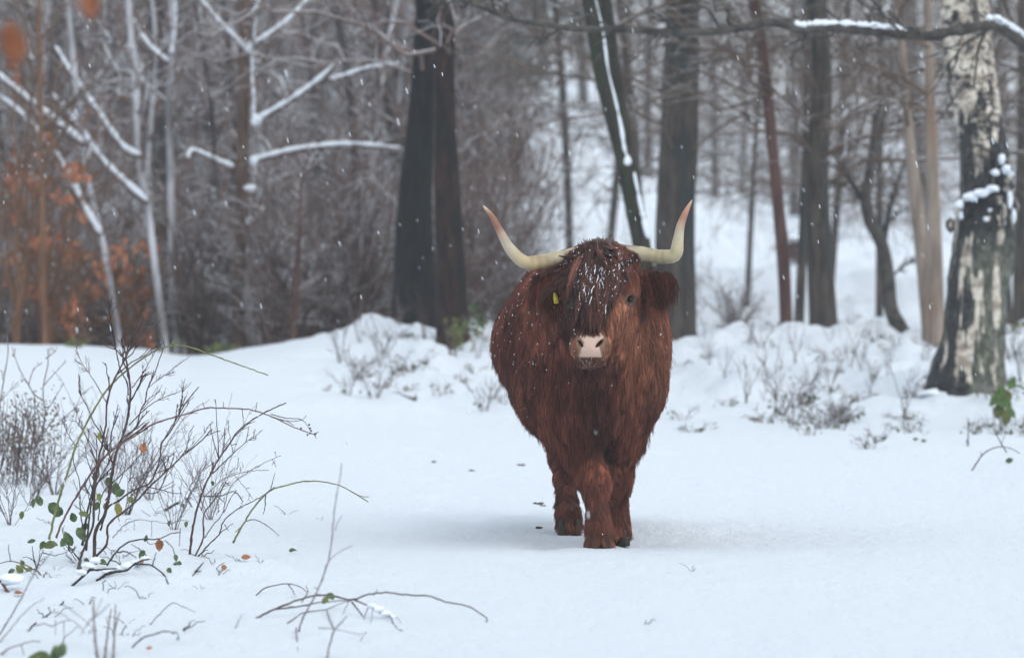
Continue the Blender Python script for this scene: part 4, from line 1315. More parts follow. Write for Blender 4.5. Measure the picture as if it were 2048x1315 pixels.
def spots(n, px0, px1, d0, d1, seed, p=1.0):
    g = np.random.default_rng(seed)
    px = px0 + (px1 - px0) * (np.arange(n) + g.uniform(0, 1, n)) / n
    d = d0 + (d1 - d0) * g.uniform(0, 1, n) ** p
    return list(zip(px, d))
scatter([larch(201), larch(202, 8, .08), larch(203, 10, .13)], spots(26, -150, 1000, 56, 95, 1), 'blurred bare tree in the dark thicket on the left', 'tree', 'bare trees of the dark thicket', seed=1)
scatter([pine(211), pine(212, 11)], spots(16, -100, 1050, 92, 130, 2), 'dark evergreen at the back of the thicket', 'tree', 'evergreens behind the thicket', seed=2)
scatter([bush(221), bush(222, 2.2, 20), bush(223, 1.4, 18)], spots(46, -150, 1000, 49.5, 75, 3, 1.6), 'snow-dusted bare shrub in the dark thicket on the left', 'shrub', 'shrubs of the dark thicket', seed=3)
def pole(seed, h=7, r=.05):
    g = np.random.default_rng(seed); root = empty('thin_tree')
    p = np.array([[0, 0, -.5], [.05, 0, h * .3], [g.normal() * .25, g.normal() * .2, h * .65], [g.normal() * .4, 0, h]])
    v, f = trunk_geo(p, [r, r * .9, r * .6, r * .2], sides=8, k=24, seed=seed, rough=.05)
    mesh_obj('trunk', v, f, M['bark_far'], root)
    crown(p, g, 16, 1.6, 1.0, h * .9, ang=.8, twigs=7, twl=3, r0=.014, up=.25).obj('branches', M['twig_far'], root)
    return root
scatter([pole(231), pole(232, 8, .07), pole(233, 6, .04)], spots(30, -100, 1000, 51, 85, 4), 'thin dark stem in the thicket on the left', 'tree', 'thin stems of the dark thicket', seed=4, lean=.10)
def pale_pole(seed, h=7, r=.045):
    o = pole(seed, h, r); o.name = 'pale_sapling'
    for c in o.children:
        if c.name.startswith('trunk'): c.data.materials[0] = M['bark_pale']
    return o
scatter([pale_pole(235), pale_pole(236, 6, .035)], spots(12, 20, 800, 52, 70, 14), 'thin pale stem half lost among the dark ones on the left', 'tree', 'pale stems of the dark thicket', seed=24, lean=.08)
# right: open larches and far trees on the snowy slope
scatter([larch(241, 9, .05, 84, 2.0, 'bark_grey', 1.4, 'twig_warm'), larch(242, 8, .045, 80, 1.8, 'bark_grey', 1.6, 'twig_warm')], spots(13, 960, 2250, 51, 74, 5), 'bare larch with hanging fine twigs on the slope at right', 'tree', 'larches on the right', seed=5)
scatter([larch(251, 11, .16, 56, 2.6, 'bark_far', .5), larch(252, 10, .13, 56, 2.4, 'bark_far', .6)], spots(17, 900, 2250, 118, 165, 6), 'distant hazy bare tree up the snowy slope', 'tree', 'far trees up the slope', seed=6)
scatter([bush(261, 1.2, 14, 'twig_far'), bush(262, 1.5, 16, 'twig_far')], spots(6, 960, 1480, 50, 58, 7, 1.5), 'low bare shrub on the snowy slope behind the trunks at right', 'shrub', 'shrubs on the right slope', .45, .75, seed=7)

# leaf clump standing in for an unclear red-brown shape behind the two trunks
b = foot(1599, 80); root = empty('rusty_clump', b); g = np.random.default_rng(5)
pos = np.stack([g.normal(size=500) * .13, g.normal(size=500) * .2, g.uniform(.05, .30, 500)], 1)
v, f = leaves(pos, g.normal(size=(500, 3)) + [0, 0, -.3], g.uniform(.06, .14, 500), g, width=.5)
mesh_obj('foliage', v, f, M['leaf_dull'], root)
gs = Geo(); gs.add(*lump((0, 0, .32), .26, .2, .06, 3)); gs.obj('snow', M['snow'], root)
tag(root, 'unclear red-brown shape under snow, seen between the slim red trunk and the grey trunk', 'bracken')

# ivy and green growth at the foot of trees
def ivy(px, py, d, n, sx, sz, label, seed, mat='leaf_olive'):
    g = np.random.default_rng(seed); c = at(px, py, d); b = foot(px, d); root = empty('green_clump', b); c = c - b
    pos = c + g.normal(size=(n, 3)) * [sx, .1, sz]
    pos[:, 2] = np.maximum(pos[:, 2], .02)
    st = np.stack([np.array([[q[0] * .4, q[1], -.05], [q[0] * .8, q[1], q[2] * .6], q]) for q in pos[:14]])
    G = Geo(); G.add(*tubes(st, taper(14, 3, .004, .002), 4)); G.obj('stem', M['stem_green'], root)
    v, f = leaves(pos, g.normal(size=(n, 3)) + [0, -.3, -.3], g.uniform(.04, .075, n), g, width=.9)
    mesh_obj('foliage', v, f, M[mat], root); tag(root, label, 'plant')
ivy(917, 655, 43.1, 36, .08, .06, 'yellow-green leafy growth at the foot of the right dark trunk', 1)
ivy(955, 640, 44.5, 30, .07, .05, 'green sprig right of the dark trunk, by the cow', 2, 'leaf_green')
ivy(448, 700, 47, 36, .07, .035, 'bright green tuft below the young oak at the rim of the snow', 3)
ivy(148, 688, 45.6, 14, .05, .025, 'tiny green tuft on the rim of the snow at far left', 4)
ivy(2026, 668, 45, 16, .06, .04, 'olive leaves on the right of the birch foot', 6)
# ------------------------------------------------------------------ plants standing out of the snow, traced stem by stem
EG = np.random.default_rng(91)
def strand_pts(pts, d, g, spread=.30):
    n = len(pts)
    t = np.linspace(0, 1, n)
    off = g.uniform(-1, 1) * spread * t + g.normal() * .04 * np.sin(t * 3)
    out = []
    for (a_, b), o in zip(pts, off):
        dd = d + o
        q = at(a_, b, dd)
        if q[2] < gz(q[0], dd) + .004:            # would be under the snow: it lies on the snow nearer by
            dd = min(dd, depth_of(a_, b) - .02); q = at(a_, b, dd)
        out.append(q)
    return np.array(out)

def plant(name, d, stems, label, cat='shrub', leafs=(), twig=0, snow=(), berries=(), seed=0, tl=.22, twmat=None, knots=True, group=None, sink=True):
    """stems: (photo points from the base up, width px, material); leafs: (px, py, size px, material, dir)"""
    g = np.random.default_rng(seed + 300)
    b0 = stems[0][0][0]
    b = at(b0[0], b0[1], d); b[2] = gz(b[0], d)
    root = empty(name, b)
    by = {}
    for pts, w, mat in stems:
        p = strand_pts(pts, d, g) - b
        k = max(10, 5 * len(pts))
        P_ = catmull(p, k)
        P_[1:-1] += g.normal(size=(k - 2, 3)) * .0007
        w = w * .62
        r = np.linspace(w, max(w * .45, 1.1), k) / 2 / F * d
        if knots:
            kk = np.zeros(k); kk[::4] = .28; r = r * (1 + kk * g.uniform(0, 1.3, k))
        G = by.setdefault(mat, Geo())
        G.add(*tubes(P_[None], r[None], 7))
        if twig:
            n = int(g.integers(max(1, twig // 2), twig + 1))
            up = .12 if tl < .3 else .3
            tw = grow(P_[None], n, .58, tl, g, 7, .3, 1, up, .03)
            r0 = max(w * .5, 1.35) / 2 / F * d
            G.add(*tubes(tw, taper(n, 7, r0, r0 * .55, g, .2), 5))
            t2 = grow(tw, 3, .55, .5, g, 6, .25, 1, up, .03)
            G.add(*tubes(t2, taper(len(t2), 6, r0 * .7, r0 * .45, g, .2), 4))
    for mat, G in by.items():
        G.obj('stem', M[mat], root)
    lv = {}
    for px, py, s, mat, dr in leafs:
        G = lv.setdefault(mat, Geo())
        c = at(px, py, d + g.uniform(-.15, .1)) - b
        dv = np.array([dr[0], g.uniform(-.5, .2), -dr[1]], float)
        sz = s * .82 / F * d
        c = c - nrm(dv) * sz * .5
        v, f = leaves(c[None], dv[None], np.array([sz]), g, nz=np.array([.1, -.75, .6]), width=.95)
        G.add(v, f)
    for mat, G in lv.items():
        G.obj('foliage', M[mat], root)
    if len(berries):
        q = np.array([at(x, y, d) for x, y in berries]) - b
        v, f = blobs(q, .0045, .0045, .0045, g, .1)
        mesh_obj('berry', v, f, M['berry'], root)
    if len(snow):
        S = Geo()
        for i, (px, py, sx, sz) in enumerate(snow):
            S.add(*lump(at(px, py, d) - b, sx / F * d, sx * .8 / F * d, sz / F * d, i + seed, .25))
        S.obj('snow', M['snow'], root)
    tag(root, label, cat, group)
    return root
ST, SD, SR, SGN, SGY = 'stem', 'stem_dark', 'stem_red', 'stem_green', 'stem_grey'
LG, LO, LY, LB = 'leaf_green', 'leaf_olive', 'leaf_yellow', 'leaf_brown'

d1 = depth_of(170, 1128)
plant('bare_shrub', d1, [
    ([(160, 1142), (172, 1085), (184, 1055), (188, 997), (195, 928), (207, 872), (211, 851), (214, 804), (221, 777), (238, 740), (256, 704), (271, 669), (285, 630)], 10, ST),
    ([(188, 1118), (193, 1055), (207, 1032), (217, 993), (223, 954), (234, 899), (248, 864), (256, 831), (260, 777), (256, 738), (252, 714), (258, 689)], 12, ST),
    ([(192, 1112), (213, 1088), (216, 1050), (248, 1022), (279, 995), (303, 969), (328, 946), (361, 915), (400, 883), (424, 858)], 8, ST),
    ([(200, 1060), (220, 1010), (234, 1003), (264, 981), (299, 965), (313, 938), (320, 915), (324, 883), (340, 864), (348, 847), (367, 812), (397, 773)], 7, ST),
    ([(234, 899), (252, 875), (273, 851), (281, 822), (289, 806), (295, 777), (309, 747), (320, 714), (330, 690)], 6, ST),
    ([(258, 850), (283, 824), (305, 806), (344, 788), (367, 779)], 4, ST),
    ([(256, 790), (254, 765), (242, 742), (233, 706), (225, 663), (221, 640), (217, 596)], 4.5, SD),
    ([(264, 775), (283, 749), (303, 716), (312, 700)], 3.5, ST),
    ([(295, 777), (303, 769), (330, 749), (361, 726), (378, 714)], 3.5, SGY),
    ([(193, 928), (182, 897), (168, 864), (152, 841), (156, 816)], 4, ST),
    ([(213, 804), (188, 761), (160, 718), (150, 690)], 4, SGY),
    ([(164, 1090), (176, 1016), (188, 969), (192, 940), (218, 900), (224, 860), (236, 830)], 8, SD),
    ([(172, 1100), (178, 1040), (186, 990), (200, 955), (214, 930), (226, 905)], 7, SD),
    ([(196, 1040), (206, 985), (236, 955), (262, 930), (284, 900), (290, 870)], 4.5, ST),
    ([(166, 1060), (160, 1010), (158, 960), (148, 930), (146, 900)], 4.5, ST),
    ([(150, 890), (132, 860), (124, 838)], 3.5, SGY),
    ([(155, 1138), (138, 1100), (128, 1086)], 5, SD), ([(158, 1120), (146, 1104), (134, 1084)], 5, SD),
    ([(210, 1000), (240, 960), (252, 920), (246, 880), (244, 830)], 4, SGY),
    ([(290, 985), (312, 985), (340, 935), (372, 905), (412, 862)], 4, ST),
    ], 'dense bare reddish shrub with many upright stems, tallest plant of the left foreground', twig=10, tl=.20, seed=1,
    leafs=[(108, 1018, 40, LG, (.6, .7)), (116, 1024, 30, LG, (-.5, .8)), (78, 1000, 30, LG, (-.3, -.8)), (66, 1006, 26, LO, (-.2, 1)), (136, 1077, 40, LG, (-.4, -.7)), (128, 1084, 28, LG, (-.6, .5)), (162, 1068, 40, LG, (.5, .8)), (170, 1052, 22, LG, (-1, .1)),
           (98, 1090, 34, LO, (-1, .1)), (84, 1090, 24, LG, (-.4, .8)), (106, 1087, 26, LO, (1, .3)), (236, 1019, 36, LY, (.2, 1)), (232, 977, 34, LG, (-.2, -1)), (217, 965, 30, LG, (.2, 1)), (146, 1034, 26, LG, (-.3, -1)), (43, 1030, 22, LO, (-.2, 1)), (62, 1082, 22, LG, (-1, .2)),
           (240, 985, 28, LG, (.6, -.5)), (262, 1000, 24, LO, (.5, .4)), (212, 1010, 26, LO, (.4, -.7)), (192, 1012, 26, LG, (-.3, .7)), (198, 994, 22, LO, (0, 1)), (168, 1028, 30, LO, (.7, .2)), (286, 896, 26, LB, (.1, 1)), (318, 1090, 30, LB, (.05, 1)), (199, 872, 20, LY, (0, 1)),
           (283, 1108, 26, LG, (-.5, .5)), (291, 1076, 20, LG, (.2, -.9)), (338, 1046, 16, LG, (-.2, 1)), (172, 1124, 24, LG, (0, 1)), (205, 1124, 22, LG, (1, .3))])
plant('bramble', d1 - .12, [
    ([(98, 1078), (105, 1046), (121, 987), (137, 938), (150, 895), (166, 860), (172, 847), (191, 814), (207, 788), (230, 761), (254, 740), (283, 718), (313, 700), (344, 691), (380, 694), (414, 706), (475, 728), (536, 750)], 8, SGN)],
    'long green bramble cane arching over the dense shrub to the right', twig=0, seed=2, knots=True, leafs=[(346, 686, 14, LO, (.2, -1)), (356, 680, 12, LY, (0, -1))])
plant('bramble', d1 - .3, [
    ([(112, 1075), (120, 1052), (145, 1005), (168, 969), (197, 926), (234, 893), (281, 864), (300, 851), (339, 836), (378, 826), (409, 816), (447, 816), (509, 821), (542, 832), (581, 851), (628, 868)], 7, SR),
    ([(542, 828), (574, 836), (600, 838), (612, 846), (620, 860)], 3.5, ST), ([(560, 840), (590, 842), (606, 838), (612, 830)], 2.5, ST), ([(548, 834), (572, 842), (588, 850)], 2.5, ST),
    ([(409, 816), (405, 804)], 2.5, ST), ([(447, 816), (446, 803)], 2.5, ST), ([(511, 821), (514, 804)], 2.5, ST), ([(378, 826), (395, 826)], 2.5, ST), ([(484, 819), (486, 835), (488, 852)], 2.5, ST), ([(628, 868), (637, 863)], 2.5, ST), ([(628, 868), (633, 876)], 2.5, ST)],
    'long reddish bramble cane arching right, tipped with tiny black berries', twig=0, seed=3,
    berries=[(618, 849), (620, 856), (622, 861), (620, 866), (615, 869), (629, 868), (631, 867), (602, 856)])
d2 = depth_of(388, 1110)
plant('bare_shrub', d2, [
    ([(379, 1108), (386, 1052), (398, 1003), (411, 968), (425, 940), (439, 915), (456, 891), (476, 862), (505, 839), (535, 822), (572, 805)], 8, ST),
    ([(437, 917), (436, 880), (433, 840), (431, 801)], 4, ST), ([(437, 915), (427, 882), (419, 848)], 4, ST), ([(425, 946), (449, 923), (468, 905), (491, 884), (513, 870)], 4.5, ST), ([(491, 884), (495, 868), (497, 855)], 2.5, ST), ([(506, 875), (510, 858)], 2.5, ST),
    ([(390, 1112), (406, 1075), (407, 1028), (423, 1007), (445, 974), (452, 962)], 6, ST), ([(396, 1112), (418, 1088), (439, 1066), (445, 1046), (472, 1019), (500, 1005), (525, 991), (545, 979)], 5, ST), ([(439, 1066), (466, 1046)], 3, ST),
    ([(409, 1075), (425, 1050), (445, 1026), (452, 1000), (460, 975), (495, 944), (544, 918), (562, 911)], 4, SGY), ([(544, 918), (552, 934)], 2, SGY), ([(552, 914), (549, 903)], 2, SGY),
    ([(402, 1020), (409, 995), (430, 972), (445, 958), (468, 949), (505, 941), (538, 940)], 4, SGY), ([(468, 949), (490, 975), (505, 997)], 2.5, SGY), ([(466, 905), (460, 875), (455, 842)], 3, ST), ([(447, 1024), (471, 985), (486, 1002)], 3, ST), ([(447, 900), (448, 875), (449, 855)], 2.5, SGY),
    ([(477, 915), (474, 938)], 2.5, SGY), ([(430, 985), (436, 1010), (433, 1030)], 2.5, ST),
    ], 'small open shrub of dark forked stems right of the dense one', twig=3, tl=.16, seed=4, leafs=[(425, 966, 14, LG, (.3, 1)), (372, 1048, 16, LG, (-.2, 1))])
plant('bramble', d2 - .15, [
    ([(466, 1085), (480, 1058), (493, 1036), (515, 1005), (540, 981), (576, 969), (613, 962), (652, 964), (683, 972), (705, 984), (736, 1003)], 6.5, SGN), ([(700, 981), (722, 992), (738, 993)], 3, ST), ([(540, 981), (546, 960), (550, 945)], 3.5, ST), ([(531, 990), (530, 1010), (526, 1028)], 4, ST),
    ([(490, 1042), (511, 1039), (536, 1052), (558, 1071)], 3.5, ST), ([(484, 1052), (470, 1064)], 3, ST)], 'green-footed bramble cane bowing over the open snow, right of the small open shrub', seed=5)
d3 = depth_of(600, 1262)
plant('tall_stem', d3, [
    ([(597, 1262), (604, 1240), (627, 1196), (646, 1152), (658, 1113), (664, 1075), (666, 1051), (673, 988), (680, 955), (683, 926)], 6, SGY), ([(658, 1121), (674, 1106), (692, 1096), (705, 1091)], 2.5, SGY), ([(670, 1060), (676, 1042), (684, 1031)], 3, SGY), ([(592, 1255), (594, 1285), (598, 1312)], 5, SGY), ([(634, 1176), (628, 1174)], 2.5, SGY)],
    'single tall thin grey stem rising through the bramble arcs', 'plant', seed=6)
d4 = depth_of(520, 1236)
plant('bramble', d4, [
    ([(512, 1236), (549, 1218), (592, 1201), (632, 1190), (673, 1193), (703, 1199), (734, 1189), (772, 1184), (818, 1190), (858, 1191), (894, 1204), (937, 1212), (955, 1223), (974, 1244)], 7, ST),
    ([(549, 1218), (592, 1213), (645, 1204), (703, 1199)], 6, ST), ([(575, 1246), (594, 1233), (617, 1223), (653, 1218), (683, 1205), (708, 1199)], 5, ST), ([(708, 1199), (744, 1215), (764, 1229), (782, 1232), (805, 1248)], 5, ST), ([(778, 1230), (794, 1256), (806, 1262)], 4.5, ST),
    ([(703, 1203), (722, 1228), (739, 1248), (730, 1266), (720, 1281)], 4.5, ST), ([(653, 1220), (660, 1245), (668, 1261)], 3.5, SGY), ([(735, 1216), (726, 1240), (724, 1268)], 3.5, SGY), ([(748, 1190), (755, 1178)], 2.5, ST), ([(697, 1203), (685, 1228)], 2.5, SGY), ([(746, 1217), (741, 1245)], 2.5, SGY)],
    'low tangled bramble arcs in the snow at lower middle, one green leaf', seed=7, leafs=[(662, 1192, 22, LG, (.5, .5)), (650, 1200, 22, LO, (-.6, .7)), (656, 1190, 16, LG, (-.2, -.7))], snow=[(744, 1211, 10, 5), (757, 1218, 12, 7), (771, 1226, 11, 7), (783, 1232, 7, 4)])
plant('bramble', depth_of(515, 1190), [([(512, 1190), (531, 1175), (550, 1170), (574, 1167), (598, 1172), (615, 1183), (612, 1170)], 4.5, ST), ([(576, 1167), (584, 1180), (589, 1187)], 3.5, ST), ([(615, 1183), (603, 1205), (598, 1228)], 3.5, SGY)], 'short bare bramble loop just left of the tall thin stem', seed=8)
d5 = depth_of(660, 1312)
plant('twig', d5, [([(654, 1316), (660, 1285), (668, 1261), (682, 1245), (693, 1232)], 7, SGY), ([(668, 1261), (662, 1240), (655, 1222)], 4, SGY), ([(637, 1255), (660, 1256), (683, 1260), (700, 1263), (721, 1269)], 4, SGY)], 'thick grey forked twig at the bottom edge under the bramble arcs', 'twig', seed=9)
# fallen and lying branches under the dense shrub
d6 = depth_of(190, 1160)
plant('fallen_branch', d6 - .1, [([(200, 1118), (178, 1140), (158, 1158), (127, 1203), (100, 1226), (68, 1248), (48, 1270)], 9, SD), ([(127, 1203), (136, 1203), (142, 1197)], 5, SGY), ([(108, 1220), (108, 1207)], 4, SGY)], 'long grey branch slanting down out of the dense shrub, snow on its thick end', 'branch', seed=10, snow=[(178, 1130, 14, 6), (163, 1144, 13, 6), (190, 1120, 12, 6)])
plant('fallen_branch', d6, [([(194, 1161), (208, 1150), (225, 1144), (252, 1140), (274, 1124), (297, 1117)], 10, SD), ([(268, 1128), (290, 1128), (305, 1131), (320, 1142), (336, 1167)], 7, SD), ([(178, 1140), (205, 1138), (233, 1136)], 8, SD), ([(305, 1128), (312, 1104)], 5, SGY), ([(300, 1118), (285, 1103), (262, 1088)], 4, SD), ([(232, 1104), (252, 1103), (272, 1115)], 6, SD)],
      'black wet branches lying half buried at the foot of the dense shrub', 'branch', seed=11, leafs=[(283, 1143, 16, LO, (-.5, .3)), (298, 1144, 16, LG, (1, .1)), (338, 1140, 16, LG, (.6, .5)), (283, 1124, 14, LB, (0, 1))], snow=[(238, 1137, 15, 6), (256, 1132, 17, 8), (272, 1125, 13, 6), (214, 1143, 13, 5), (290, 1116, 10, 4)])
plant('bramble', d6 + .15, [([(213, 1130), (234, 1101), (254, 1085), (283, 1078), (320, 1077), (342, 1066), (361, 1064)], 6.5, SD), ([(225, 1075), (248, 1050), (270, 1040), (303, 1041), (338, 1048)], 3.5, SGY), ([(268, 1042), (268, 1060)], 2, SGY), ([(303, 1042), (303, 1074)], 2, SGY), ([(290, 1079), (312, 1086), (332, 1080)], 3, SD), ([(338, 1048), (360, 1040), (378, 1042)], 3, SGY), ([(360, 1056), (358, 1092)], 3, ST), ([(332, 1082), (345, 1096), (350, 1114), (353, 1146)], 3, SD)],
      'dark bramble arcs bowing low between the dense shrub and the small open one', seed=12, leafs=[(351, 1115, 18, LG, (.2, 1)), (350, 1128, 14, LG, (-.7, .3)), (358, 1126, 14, LG, (.7, .2))])
plant('fallen_branch', depth_of(360, 1020), [([(331, 1019), (350, 1008), (374, 997), (405, 990)], 10, SD), ([(374, 997), (384, 1014)], 8, SD), ([(405, 992), (445, 990), (470, 983), (486, 1003)], 5, SD), ([(434, 992), (448, 1004)], 5, SD)], 'dark branch stub under a snow cap behind the small open shrub', 'branch', seed=13, snow=[(380, 993, 13, 6), (396, 988, 12, 6), (362, 1000, 11, 5)], leafs=[(365, 1010, 14, LG, (.2, 1))])
plant('twig', depth_of(386, 1152), [([(384, 1153), (396, 1136), (407, 1124)], 6, SD), ([(392, 1140), (403, 1130)], 4, SD), ([(390, 1143), (402, 1142)], 4, SD)], 'stubby dark forked twig below the small open shrub', 'twig', seed=14)
# bottom left corner
plant('bramble', depth_of(20, 1316), [([(1, 1308), (20, 1295), (41, 1288), (60, 1283), (80, 1282)], 7, SGY), ([(41, 1288), (48, 1312)], 4, SGY)], 'bare bramble arc in the bottom left corner', seed=15)
plant('twig', depth_of(215, 1312), [([(209, 1318), (214, 1270), (218, 1240), (222, 1217)], 9, SGY), ([(216, 1250), (212, 1232)], 4, SGY)], 'left one of two stout upright twigs at the bottom left', 'twig', seed=16)
plant('twig', depth_of(228, 1312), [([(225, 1318), (228, 1270), (229, 1240), (230, 1208)], 9, SGY), ([(228, 1262), (234, 1240), (239, 1222)], 6, SGY)], 'right one of two stout upright twigs at the bottom left, forked at the top', 'twig', seed=17)
plant('twig', depth_of(192, 1316) - .8, [([(196, 1330), (191, 1290), (187, 1240), (186, 1196)], 12, SGY), ([(187, 1236), (204, 1194)], 4, SGY), ([(182, 1238), (200, 1225), (220, 1206)], 5, SGY), ([(180, 1238), (160, 1270)], 4, SGY)], 'blurred pale grey forked twig nearest the camera at the bottom left', 'twig', seed=18)
plant('twig', depth_of(0, 1270), [([(-2, 1268), (16, 1240), (39, 1201), (54, 1172), (68, 1146), (85, 1125), (104, 1102)], 6, SGY), ([(68, 1146), (73, 1128), (86, 1100)], 3.5, SGY)], 'thin grey stem slanting up from the left edge toward the dense shrub', 'twig', seed=19)
plant('twig', depth_of(0, 1286), [([(-2, 1284), (20, 1258), (49, 1224), (70, 1206), (88, 1196)], 5, SGY)], 'shorter thin grey stem slanting below the other one at the left edge', 'twig', seed=20)
plant('bramble', depth_of(125, 1290), [([(124, 1287), (130, 1272), (142, 1264), (155, 1250)], 5, SGY), ([(70, 1250), (88, 1247), (102, 1252), (120, 1244), (140, 1240), (156, 1249), (166, 1256)], 4, SGY), ([(102, 1224), (120, 1225), (140, 1240)], 4, SGY), ([(110, 1240), (110, 1270)], 3, SGY), ([(127, 1244), (127, 1280)], 3, SGY), ([(124, 1208), (150, 1225), (175, 1246), (195, 1264)], 3, SGY)], 'wiry grey bramble tangle left of the two stout upright twigs', seed=21)
plant('twig', depth_of(264, 1294), [([(263, 1296), (276, 1282), (289, 1273), (302, 1270), (328, 1262), (345, 1264), (353, 1265), (358, 1281)], 6, SD), ([(345, 1264), (346, 1268)], 4, SD), ([(356, 1274), (352, 1280)], 4, SD)], 'dark knobbly twig bent flat over the snow at the bottom left', 'twig', seed=22)
plant('twig', depth_of(300, 1250), [([(299, 1249), (320, 1226), (342, 1206), (366, 1213), (390, 1224)], 4, SGY)], 'fine grey stem bent to a peak above the dark knobbly twig', 'twig', seed=23)
plant('twig', depth_of(520, 1300), [([(470, 1255), (483, 1228)], 4, SGY)], 'short dry spike in the smooth snow left of the bramble arcs', 'twig', seed=24)
plant('bramble', depth_of(8, 1186), [([(17, 1186), (6, 1170), (-4, 1158)], 12, SR)], 'thick red-brown cane end at the left edge', 'bramble', seed=25, snow=[(20, 1158, 26, 12)])
plant('bramble', depth_of(66, 1145), [([(84, 1152), (72, 1140), (66, 1138), (51, 1130), (21, 1122), (0, 1126), (-8, 1130)], 5, SR), ([(21, 1122), (17, 1100), (17, 1088)], 4, SGY), ([(72, 1138), (66, 1110), (64, 1092)], 4.5, SD), ([(72, 1138), (80, 1115), (86, 1098)], 4.5, SD), ([(86, 1105), (110, 1110), (134, 1103)], 3.5, SD)], 'bramble with olive leaves at the left edge below the dense shrub', seed=26,
      leafs=[(38, 1138, 28, LO, (-.3, -.6)), (46, 1134, 24, LO, (.5, .4)), (58, 1142, 26, LO, (.6, .4)), (22, 1142, 20, LG, (-.8, .3)), (44, 1124, 16, LO, (-.5, -.5))])
def ground_leaf(px, py, s, mat, label, seed, dr=(1, .1), cat='leaf'):
    d = depth_of(px, py); b = foot(px, d); g = np.random.default_rng(seed)
    root_v, f = leaves(np.array([[-s / F * d * .5 * dr[0], 0, .012], [s / F * d * .1, .01, .010]]), np.array([[dr[0], .2, .15], [-dr[0], .3, .25]]), np.array([s, s * .6]) / F * d, g, nz=np.array([0, -.6, .8]))
    o = mesh_obj('fallen_leaf', root_v, f, M[mat]); o.location = b
    tag(o, label, cat)
ground_leaf(37, 1194, 20, LB, 'curled brown leaf on the snow at the left edge', 1)
ground_leaf(492, 1124, 20, LB, 'rust-brown leaf in a snow hollow, larger of two right of the small open shrub', 2)
ground_leaf(448, 1142, 13, LB, 'small dark red-brown leaf just left of the larger rust-brown one', 3)
ground_leaf(584, 1108, 17, LG, 'dark green leaf half buried in smooth snow left of the path', 4, (.7, .6))
plant('bramble', depth_of(95, 1314) - .9, [([(95, 1345), (98, 1325), (92, 1310)], 5, SGN), ([(98, 1328), (118, 1308)], 4, SGN)], 'blurred grey-green bramble leaves at the bottom edge on the left', seed=31, leafs=[(84, 1312, 44, LG, (-.6, -.3)), (108, 1308, 46, LG, (.3, -1)), (122, 1300, 40, LG, (.4, -1)), (66, 1316, 36, LO, (-.8, .1))])
ground_leaf(295, 1308, 14, LB, 'small reddish leaf at the bottom edge', 5, (.3, 1))
# heather and bramble clump far left, farther back
d7 = depth_of(66, 985) + 1.0
g = np.random.default_rng(17)
pl = plant('heather', d7, [
    ([(64, 990), (66, 940), (68, 899), (78, 874), (90, 828), (86, 796), (88, 765), (96, 726), (96, 697)], 8, SGY), ([(86, 800), (68, 788), (57, 769), (41, 742), (25, 699)], 5, SGY), ([(-2, 890), (0, 802), (8, 757), (16, 699), (14, 670)], 6, SGY), ([(57, 770), (66, 740), (84, 725)], 4, SGY), ([(92, 716), (104, 708), (115, 694)], 4, SGY),
    ([(70, 890), (62, 860), (48, 830), (22, 805)], 5, SGY), ([(75, 880), (98, 850), (115, 825), (118, 812)], 5, SGY), ([(68, 900), (40, 870), (20, 850), (6, 830)], 5, SGY), ([(44, 960), (36, 920), (30, 890), (28, 850)], 5, SGY), ([(88, 830), (110, 795), (128, 765)], 4, SGY), ([(88, 770), (110, 745), (132, 722)], 3.5, SGY), ([(100, 860), (124, 838), (168, 800)], 3.5, SGY), ([(128, 870), (140, 850), (172, 780), (186, 772)], 3, SGY)],
    'blurred heathery shrub with mauve and olive foliage at the left edge', twig=5, tl=.2, seed=27)
b = np.array(pl.location)
n = 700
px = np.concatenate([g.normal(30, 34, 480), g.normal(90, 24, 220)]); py = np.concatenate([g.normal(875, 40, 480), g.normal(850, 40, 220)])
pos = np.array([at(a_, c, d7 + o) for a_, c, o in zip(px, py, g.normal(size=n) * .15)]) - b
v, f = leaves(pos, g.normal(size=(n, 3)) + [0, 0, .6], g.uniform(.010, .022, n), g, width=.8)
mesh_obj('foliage', v, f, M['heather'], pl)
tw0 = np.stack([pos[:160] + [0, 0, -.12], pos[:160] + [.01, 0, -.05], pos[:160] + g.normal(size=(160, 3)) * .03 + [0, 0, .04]], 1)
v, f = tubes(tw0, taper(160, 3, .0022, .0012), 4); mesh_obj('twig', v, f, M['stem'], pl)

# right edge plants and sticks
plant('bramble', 37.0, [([(2004, 856), (1998, 830), (1994, 800), (1996, 770), (2006, 745)], 7, SGN), ([(1996, 800), (2016, 780), (2050, 765)], 5, SGN), ([(1990, 850), (1984, 800)], 4, ST)], 'leafy bramble with bright green leaves right of the birch foot', seed=28, twig=2,
      leafs=[(1994, 800, 48, 'leaf_bright', (-.5, .2)), (2004, 786, 40, 'leaf_bright', (.2, -1)), (2010, 806, 43, 'leaf_bright', (.6, .3)), (1998, 822, 40, LO, (-.4, 1)), (2012, 836, 43, LO, (0, 1)), (2022, 825, 35, 'leaf_bright', (.6, .5)), (2024, 765, 35, 'leaf_bright', (.3, -.6)), (2044, 775, 40, 'leaf_bright', (.6, .2)), (2016, 792, 32, LO, (.3, .6))])
plant('bramble', depth_of(1946, 940), [([(1944, 941), (1956, 922), (1966, 908), (1980, 899), (1996, 893), (2012, 894), (2026, 898), (2040, 906)], 5, ST), ([(2013, 903), (2002, 885), (1992, 865), (1984, 842)], 4, ST), ([(2003, 890), (2010, 868)], 3, SGY), ([(1964, 912), (1962, 902)], 3, ST)], 'bare bramble loop on the snow at the right edge', seed=29)
plant('twig', depth_of(1936, 892), [([(1936, 891), (1937, 860), (1937, 836)], 5, SD), ([(1936, 886), (1933, 880)], 5, SD)], 'dark upright spike in the snow in front of the birch', 'twig', seed=30)
